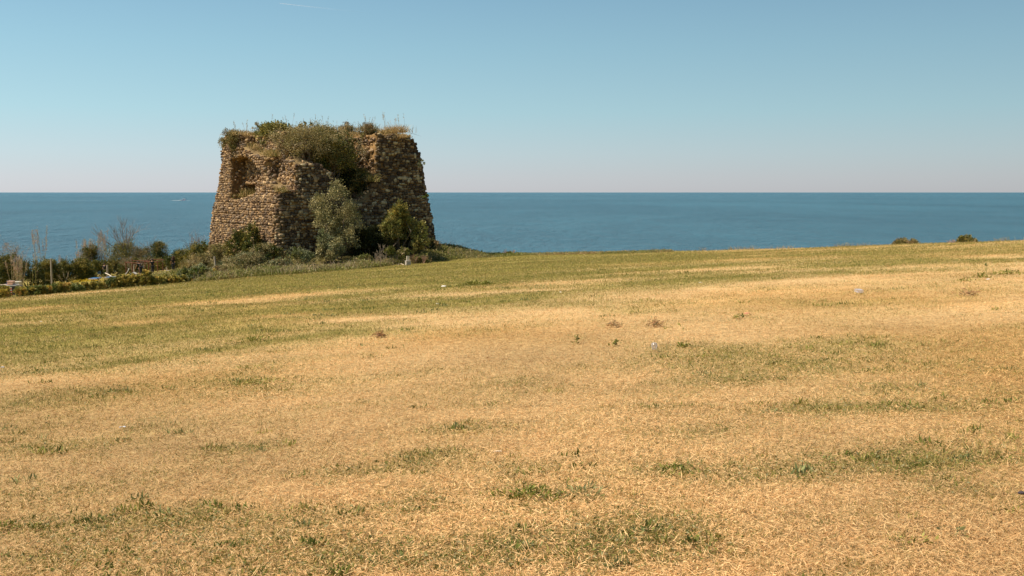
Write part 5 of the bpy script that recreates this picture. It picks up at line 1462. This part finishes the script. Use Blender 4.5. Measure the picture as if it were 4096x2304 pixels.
def weed(label, u, v, n, L, kind, spread, group=None, stalk=0.0, Wd=None):
    q = ground_px(u, v)
    e = empty('weed', q, label, 'weed', group)
    b = MB(); cols, ll, lw = KIND[kind]; L = L * 0.5; spread = spread * 0.75; stalk = stalk * 0.45; n = int(n * 0.8)
    a = rng.uniform(0, 6.28, n); r_ = np.abs(rng.normal(size=n)) * spread
    x = q[0] + r_ * np.cos(a); y = q[1] + r_ * np.sin(a) * 0.6
    P = np.stack([x, y, G(x, y) + rng.uniform(0, 1, n) ** 1.5 * L * 0.9 * np.exp(-(r_ / spread) ** 2 * 0.5)], 1)
    D = np.stack([np.cos(a), np.sin(a), rng.uniform(0.1, 1.4, n)], 1) + 0.5 * rng.normal(size=(n, 3))
    leaf_quads(b, P, D, L * rng.uniform(0.4, 0.9, n), (Wd or L * 0.28) * rng.uniform(0.7, 1.2, n), np.array([cols[i] for i in rng.integers(0, len(cols), n)]) * rng.uniform(1.1, 2.1, (n, 1)) + np.array([0.05, 0.035, 0]))
    b.build('foliage', M_LEAF, e)
    if stalk:
        s = MB(); t = q + np.array([rng.normal() * 0.05, 0, stalk]); s.tube([q, 0.5 * (q + t) + np.array([0.02, 0, 0]), t], [0.004 + 0.0002 * q[1]] * 3, 4, (0.42, 0.34, 0.14))
        leaf_quads(s, t - np.array([0, 0, 1]) * rng.uniform(0, stalk * 0.4, (14, 1)), rng.normal(size=(14, 3)), 0.05, 0.025, jitter((0.2, 0.2, 0.05), 14))
        s.build('stem', M_WOOD, e)
weed('dark green weed clump in the green lawn, right of the white stone', 1888, 1142, 420, 0.24, 'fresh', 0.32)
weed('dark green weed clump next to the larger one, at its right end', 1945, 1140, 180, 0.22, 'green', 0.15)
weed('upright two-leaved weed on the straw, left of the pink strip', 2945, 1275, 40, 0.16, 'fresh', 0.06, stalk=0.12)
weed('thin green sprout on the straw, left of the clear cup', 2452, 1385, 14, 0.16, 'fresh', 0.05, Wd=0.02, stalk=0.15)
weed('thin branching green sprout farther left of the clear cup', 2300, 1378, 16, 0.15, 'fresh', 0.04, stalk=0.22)
weed('single slanting green blade on the straw above the cup', 2724, 1320, 4, 0.22, 'lime', 0.02, Wd=0.03)
weed('dark thistle rosette near the right edge beside the paper strip', 3925, 1112, 90, 0.2, 'green', 0.16)
weed('low green weed left of the dark thistle rosette', 3860, 1127, 110, 0.16, 'fresh', 0.2)
weed('tall pale weed stalk beside the dark thistle rosette', 3942, 1110, 20, 0.12, 'fresh', 0.08, stalk=0.75)
weed('green weed patch right of the paper strip, at the right edge', 4030, 1098, 220, 0.2, 'fresh', 0.45)
weed('dark grass clump with long blades at the bottom centre', 2110, 1995, 260, 0.12, 'green', 0.22, Wd=0.012)
weed('tall grass clump with pale blades right of the dark clump at bottom centre', 2330, 2000, 140, 0.15, 'grey', 0.16, Wd=0.01)
weed('green weed in the small green strip of the middle lawn', 1010, 1365, 240, 0.14, 'fresh', 0.3)
weed('dark leafy weed at the left edge of the foreground', 20, 2125, 160, 0.09, 'green', 0.14)
weed('bright leafy weed right of the dark weed at the left edge', 140, 2125, 130, 0.08, 'fresh', 0.1)
weed('grass-green weed patch on the straw at left of the middle', 1010, 1540, 320, 0.13, 'fresh', 0.42, Wd=0.014)
weed('small dark weed in the foreground straw, right of the middle', 2690, 1892, 140, 0.08, 'green', 0.12)
weed('broad-leaved weed in the bottom right foreground', 3650, 2190, 50, 0.09, 'fresh', 0.14)
weed('silvery broad leaves in the bottom right foreground, beside the weed', 3820, 2160, 26, 0.10, 'grey', 0.12)
weed('dark leaves in the foreground right of the bottom centre', 2850, 2170, 60, 0.1, 'green', 0.12)
weed('greyish leaves at the bottom centre of the foreground', 1600, 2260, 70, 0.09, 'grey', 0.13)
weed('dark green weed in the straw patch of green at right', 2735, 1392, 70, 0.14, 'green', 0.09)
weed('second dark weed in the green patch at right, below the first', 2795, 1432, 60, 0.12, 'fresh', 0.14)

# ------------------------------------------------------------------ the grass itself
def near_grass():
    n = 1250000
    az = rng.uniform(R(-33), R(33), n)
    r = np.exp(rng.uniform(math.log(3.5), math.log(84), n))
    x = r * np.sin(az); y = r * np.cos(az)
    # the same turf goes on to both sides of the view
    for ox in (-5.0, 5.0):
        k = 420000; a_ = rng.uniform(R(-36), R(36), k); q = np.exp(rng.uniform(math.log(3.0), math.log(84), k))
        x2 = ox + q * np.sin(a_); y2 = q * np.cos(a_); o_ = (np.abs(np.arctan2(x2, y2)) > R(33)) & (np.sign(x2) == np.sign(ox))
        x = np.concatenate([x, x2[o_]]); y = np.concatenate([y, y2[o_]])
    r = np.hypot(x, y)
    ye = np.interp(x, EDGE[:, 0], EDGE[:, 1])
    m = (y < ye - 0.3) & (tower_dist(x, y) > 3.0)
    x, y, r = x[m], y[m], r[m]; n = len(x)
    g = green(x, y)
    isg = rng.random(n) < np.clip(g * 1.15 + 0.02, 0, 0.9)
    z = G(x, y)
    sc = 1 + r / 14
    # dry straw: mostly lying
    i = np.nonzero(~isg)[0]; k = len(i)
    a = rng.uniform(0, 2 * math.pi, k); el = np.abs(rng.normal(size=k)) * 0.34
    D = np.stack([np.cos(a) * np.cos(el), np.sin(a) * np.cos(el), np.sin(el)], 1)
    L = rng.uniform(0.013, 0.036, k) * (1 + 1.5 * (rng.random(k) < 0.05)) * sc[i] ** 0.8
    W = rng.uniform(0.0014, 0.0031, k) * sc[i]
    P = np.stack([x[i], y[i], z[i] + rng.uniform(0.0, 0.03, k)], 1)
    t = rng.random(k)[:, None]; hue = fbm(x[i] * 0.4, y[i] * 0.4, 15, 3)[:, None]
    t = t ** 1.1
    wm = sstep(0.35, 0.68, fbm(x[i] * 0.15, y[i] * 0.15, 77, 3))[:, None]
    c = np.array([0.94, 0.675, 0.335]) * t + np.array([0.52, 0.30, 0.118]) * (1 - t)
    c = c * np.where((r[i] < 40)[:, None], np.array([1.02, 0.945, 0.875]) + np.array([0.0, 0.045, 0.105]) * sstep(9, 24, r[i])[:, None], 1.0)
    c = c * (0.92 + 0.7 * (hue - 0.5)) * (1 + (wm - 0.5) * np.array([0.10, 0.16, 0.3]))
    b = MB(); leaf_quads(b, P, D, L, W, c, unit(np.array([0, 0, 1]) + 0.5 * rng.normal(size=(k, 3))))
    tag(b.build('dry_grass', M_STRAW), 'short mown straw and dry grass covering the lawn', 'grass', kind='stuff')
    i = np.nonzero(isg)[0]; k = len(i)
    a = rng.uniform(0, 2 * math.pi, k); el = R(15) + rng.random(k) * R(65)
    D = np.stack([np.cos(a) * np.cos(el), np.sin(a) * np.cos(el), np.sin(el)], 1)
    L = rng.uniform(0.013, 0.036, k) * sc[i] ** 0.8
    W = rng.uniform(0.0013, 0.0035, k) * sc[i]
    P = np.stack([x[i], y[i], z[i]], 1)
    pal = np.array([(0.29, 0.26, 0.06), (0.18, 0.18, 0.04), (0.36, 0.29, 0.085), (0.45, 0.32, 0.11), (0.24, 0.23, 0.075)])
    c = pal[rng.integers(0, len(pal), k)] * (1 + 0.2 * rng.normal(size=(k, 1)))
    b = MB(); leaf_quads(b, P, D, L, W, np.clip(c, 0.01, 0.8))
    # tufts standing out of the turf where it is green, some of them coarse
    m = 9000
    ta = rng.uniform(R(-32), R(32), m); tr_ = np.exp(rng.uniform(math.log(4), math.log(40), m))
    tx, ty = tr_ * np.sin(ta), tr_ * np.cos(ta)
    keep = rng.random(m) < np.clip((green(tx, ty) - 0.12) * 1.3, 0.02, 0.8)
    tx, ty, tr_ = tx[keep], ty[keep], tr_[keep]; m = len(tx); kb = 16
    xx = np.repeat(tx, kb) + rng.normal(size=m * kb) * np.repeat(0.010 + 0.0022 * tr_, kb) * 1.6; yy = np.repeat(ty, kb) + rng.normal(size=m * kb) * np.repeat(0.010 + 0.0022 * tr_, kb)
    ss = np.repeat((1 + tr_ / 40) * rng.uniform(0.5, 1.3, m), kb)
    a2 = rng.uniform(0, 2 * math.pi, m * kb); e2 = R(25) + rng.random(m * kb) * R(60)
    D2 = np.stack([np.cos(a2) * np.cos(e2), np.sin(a2) * np.cos(e2), np.sin(e2)], 1)
    tc_ = np.array([(0.17, 0.18, 0.04), (0.26, 0.24, 0.06), (0.12, 0.14, 0.03), (0.36, 0.29, 0.10), (0.22, 0.23, 0.09)])[rng.integers(0, 5, m)] * 1.2
    wd = np.repeat(np.where(rng.random(m) < 0.3, 3.2, 1.0), kb)
    leaf_quads(b, np.stack([xx, yy, G(xx, yy) + 0.004], 1), D2, 0.038 * ss * rng.uniform(0.6, 1.3, m * kb), 0.0032 * ss * wd, np.clip(np.repeat(tc_, kb, 0) * (1 + 0.2 * rng.normal(size=(m * kb, 1))), 0.01, 0.8))
    # broad clover-like leaves in the green patches close by
    j = np.nonzero(isg & (r < 14) & (g > 0.25) & (rng.random(n) < 0.16))[0]; k = len(j)
    P = np.stack([x[j], y[j], z[j] + rng.uniform(0.005, 0.03, k)], 1)
    leaf_quads(b, P, rng.normal(size=(k, 3)) * np.array([1, 1, 0.3]) + np.array([0, 0, 0.25]), rng.uniform(0.015, 0.036, k), rng.uniform(0.007, 0.015, k),
               np.array([(0.19, 0.19, 0.045), (0.32, 0.29, 0.14), (0.12, 0.13, 0.025)])[rng.integers(0, 3, k)] * rng.uniform(0.75, 1.25, (k, 1)), unit(np.array([0, 0, 1]) + 0.5 * rng.normal(size=(k, 3))))
    tag(b.build('green_grass', M_GRASS), 'short green grass growing in patches of the lawn', 'grass', kind='stuff')
near_grass()

# ------------------------------------------------------------------ light, sky, camera
SUN_EL = R(52); SUN_H = np.array([-0.95, -0.23]); SUN_H = SUN_H / np.linalg.norm(SUN_H)
sd = Vector((SUN_H[0] * math.cos(SUN_EL), SUN_H[1] * math.cos(SUN_EL), math.sin(SUN_EL)))
li = bpy.data.lights.new('sun', 'SUN'); li.energy = 5.0; li.angle = R(0.5); li.color = (1.0, 0.885, 0.74)
so = bpy.data.objects.new('sun', li); COL.objects.link(so); so.rotation_euler = sd.to_track_quat('Z', 'Y').to_euler()

w = bpy.data.worlds.new('World'); scene.world = w; w.use_nodes = True
N = w.node_tree.nodes; L = w.node_tree.links; bg = N['Background']
sky = N.new('ShaderNodeTexSky'); sky.sky_type = 'NISHITA'; sky.sun_disc = False
sky.sun_elevation = SUN_EL; sky.sun_rotation = math.atan2(SUN_H[0], SUN_H[1]); sky.altitude = 0
sky.air_density = 1.0; sky.dust_density = 1.0; sky.ozone_density = 1.0
tc = N.new('ShaderNodeTexCoord'); sx = N.new('ShaderNodeSeparateXYZ'); L.new(tc.outputs['Generated'], sx.inputs[0])
mr = N.new('ShaderNodeMapRange'); mr.inputs['From Min'].default_value = -0.02; mr.inputs['From Max'].default_value = 1.0
pw = N.new('ShaderNodeMath'); pw.operation = 'POWER'; pw.inputs[1].default_value = 0.5; pw.use_clamp = True
L.new(sx.outputs['Z'], mr.inputs['Value']); L.new(mr.outputs[0], pw.inputs[0])
rp = N.new('ShaderNodeValToRGB'); el = rp.color_ramp.elements
def pos(deg): return ((math.sin(R(deg)) + 0.02) / 1.02) ** 0.5
stops = [(0.0, (0.52, 0.53, 0.565)), (0.8, (0.50, 0.54, 0.585)), (2.2, (0.43, 0.55, 0.61)), (4.5, (0.33, 0.535, 0.61)), (8, (0.252, 0.458, 0.56)), (11, (0.20, 0.385, 0.51)), (20, (0.10, 0.20, 0.33)), (90, (0.03, 0.07, 0.15))]
for i, (d_, c_) in enumerate(stops):
    e_ = el[i] if i < 2 else el.new(0.5)
    e_.position = pos(d_); e_.color = (*c_, 1)
L.new(pw.outputs[0], rp.inputs['Fac'])
dt = N.new('ShaderNodeVectorMath'); dt.operation = 'DOT_PRODUCT'; dt.inputs[1].default_value = (-0.34, 0.0, 0.0); L.new(tc.outputs['Generated'], dt.inputs[0])
ad = N.new('ShaderNodeMath'); ad.operation = 'ADD'; ad.inputs[1].default_value = 0.94; L.new(dt.outputs['Value'], ad.inputs[0])
gs = N.new('ShaderNodeVectorMath'); gs.operation = 'SCALE'; L.new(rp.outputs[0], gs.inputs[0]); L.new(ad.outputs[0], gs.inputs['Scale'])
ns = N.new('ShaderNodeVectorMath'); ns.operation = 'SCALE'; L.new(sky.outputs[0], ns.inputs[0]); ns.inputs['Scale'].default_value = 0.10
mx = N.new('ShaderNodeMix'); mx.data_type = 'RGBA'; mx.inputs['Factor'].default_value = 0.8
L.new(ns.outputs[0], mx.inputs['A']); L.new(gs.outputs[0], mx.inputs['B'])
L.new(mx.outputs['Result'], bg.inputs['Color']); bg.inputs['Strength'].default_value = 1.0

cam = bpy.data.cameras.new('camera'); co = bpy.data.objects.new('camera', cam); COL.objects.link(co)
cam.sensor_width = 36; cam.lens = 36 * FPX / 4096; cam.clip_end = 200000; cam.clip_start = 0.1
co.location = (0, 0, EYE); co.rotation_euler = (math.pi / 2 - PIT, 0, 0)
scene.camera = co
vs = scene.view_settings; vs.view_transform = 'Standard'; vs.look = 'None'; vs.exposure = 0.3; vs.gamma = 1.0
scene.cycles.max_bounces = 6; scene.cycles.transparent_max_bounces = 12
scene.cycles.use_denoising = False if False else True
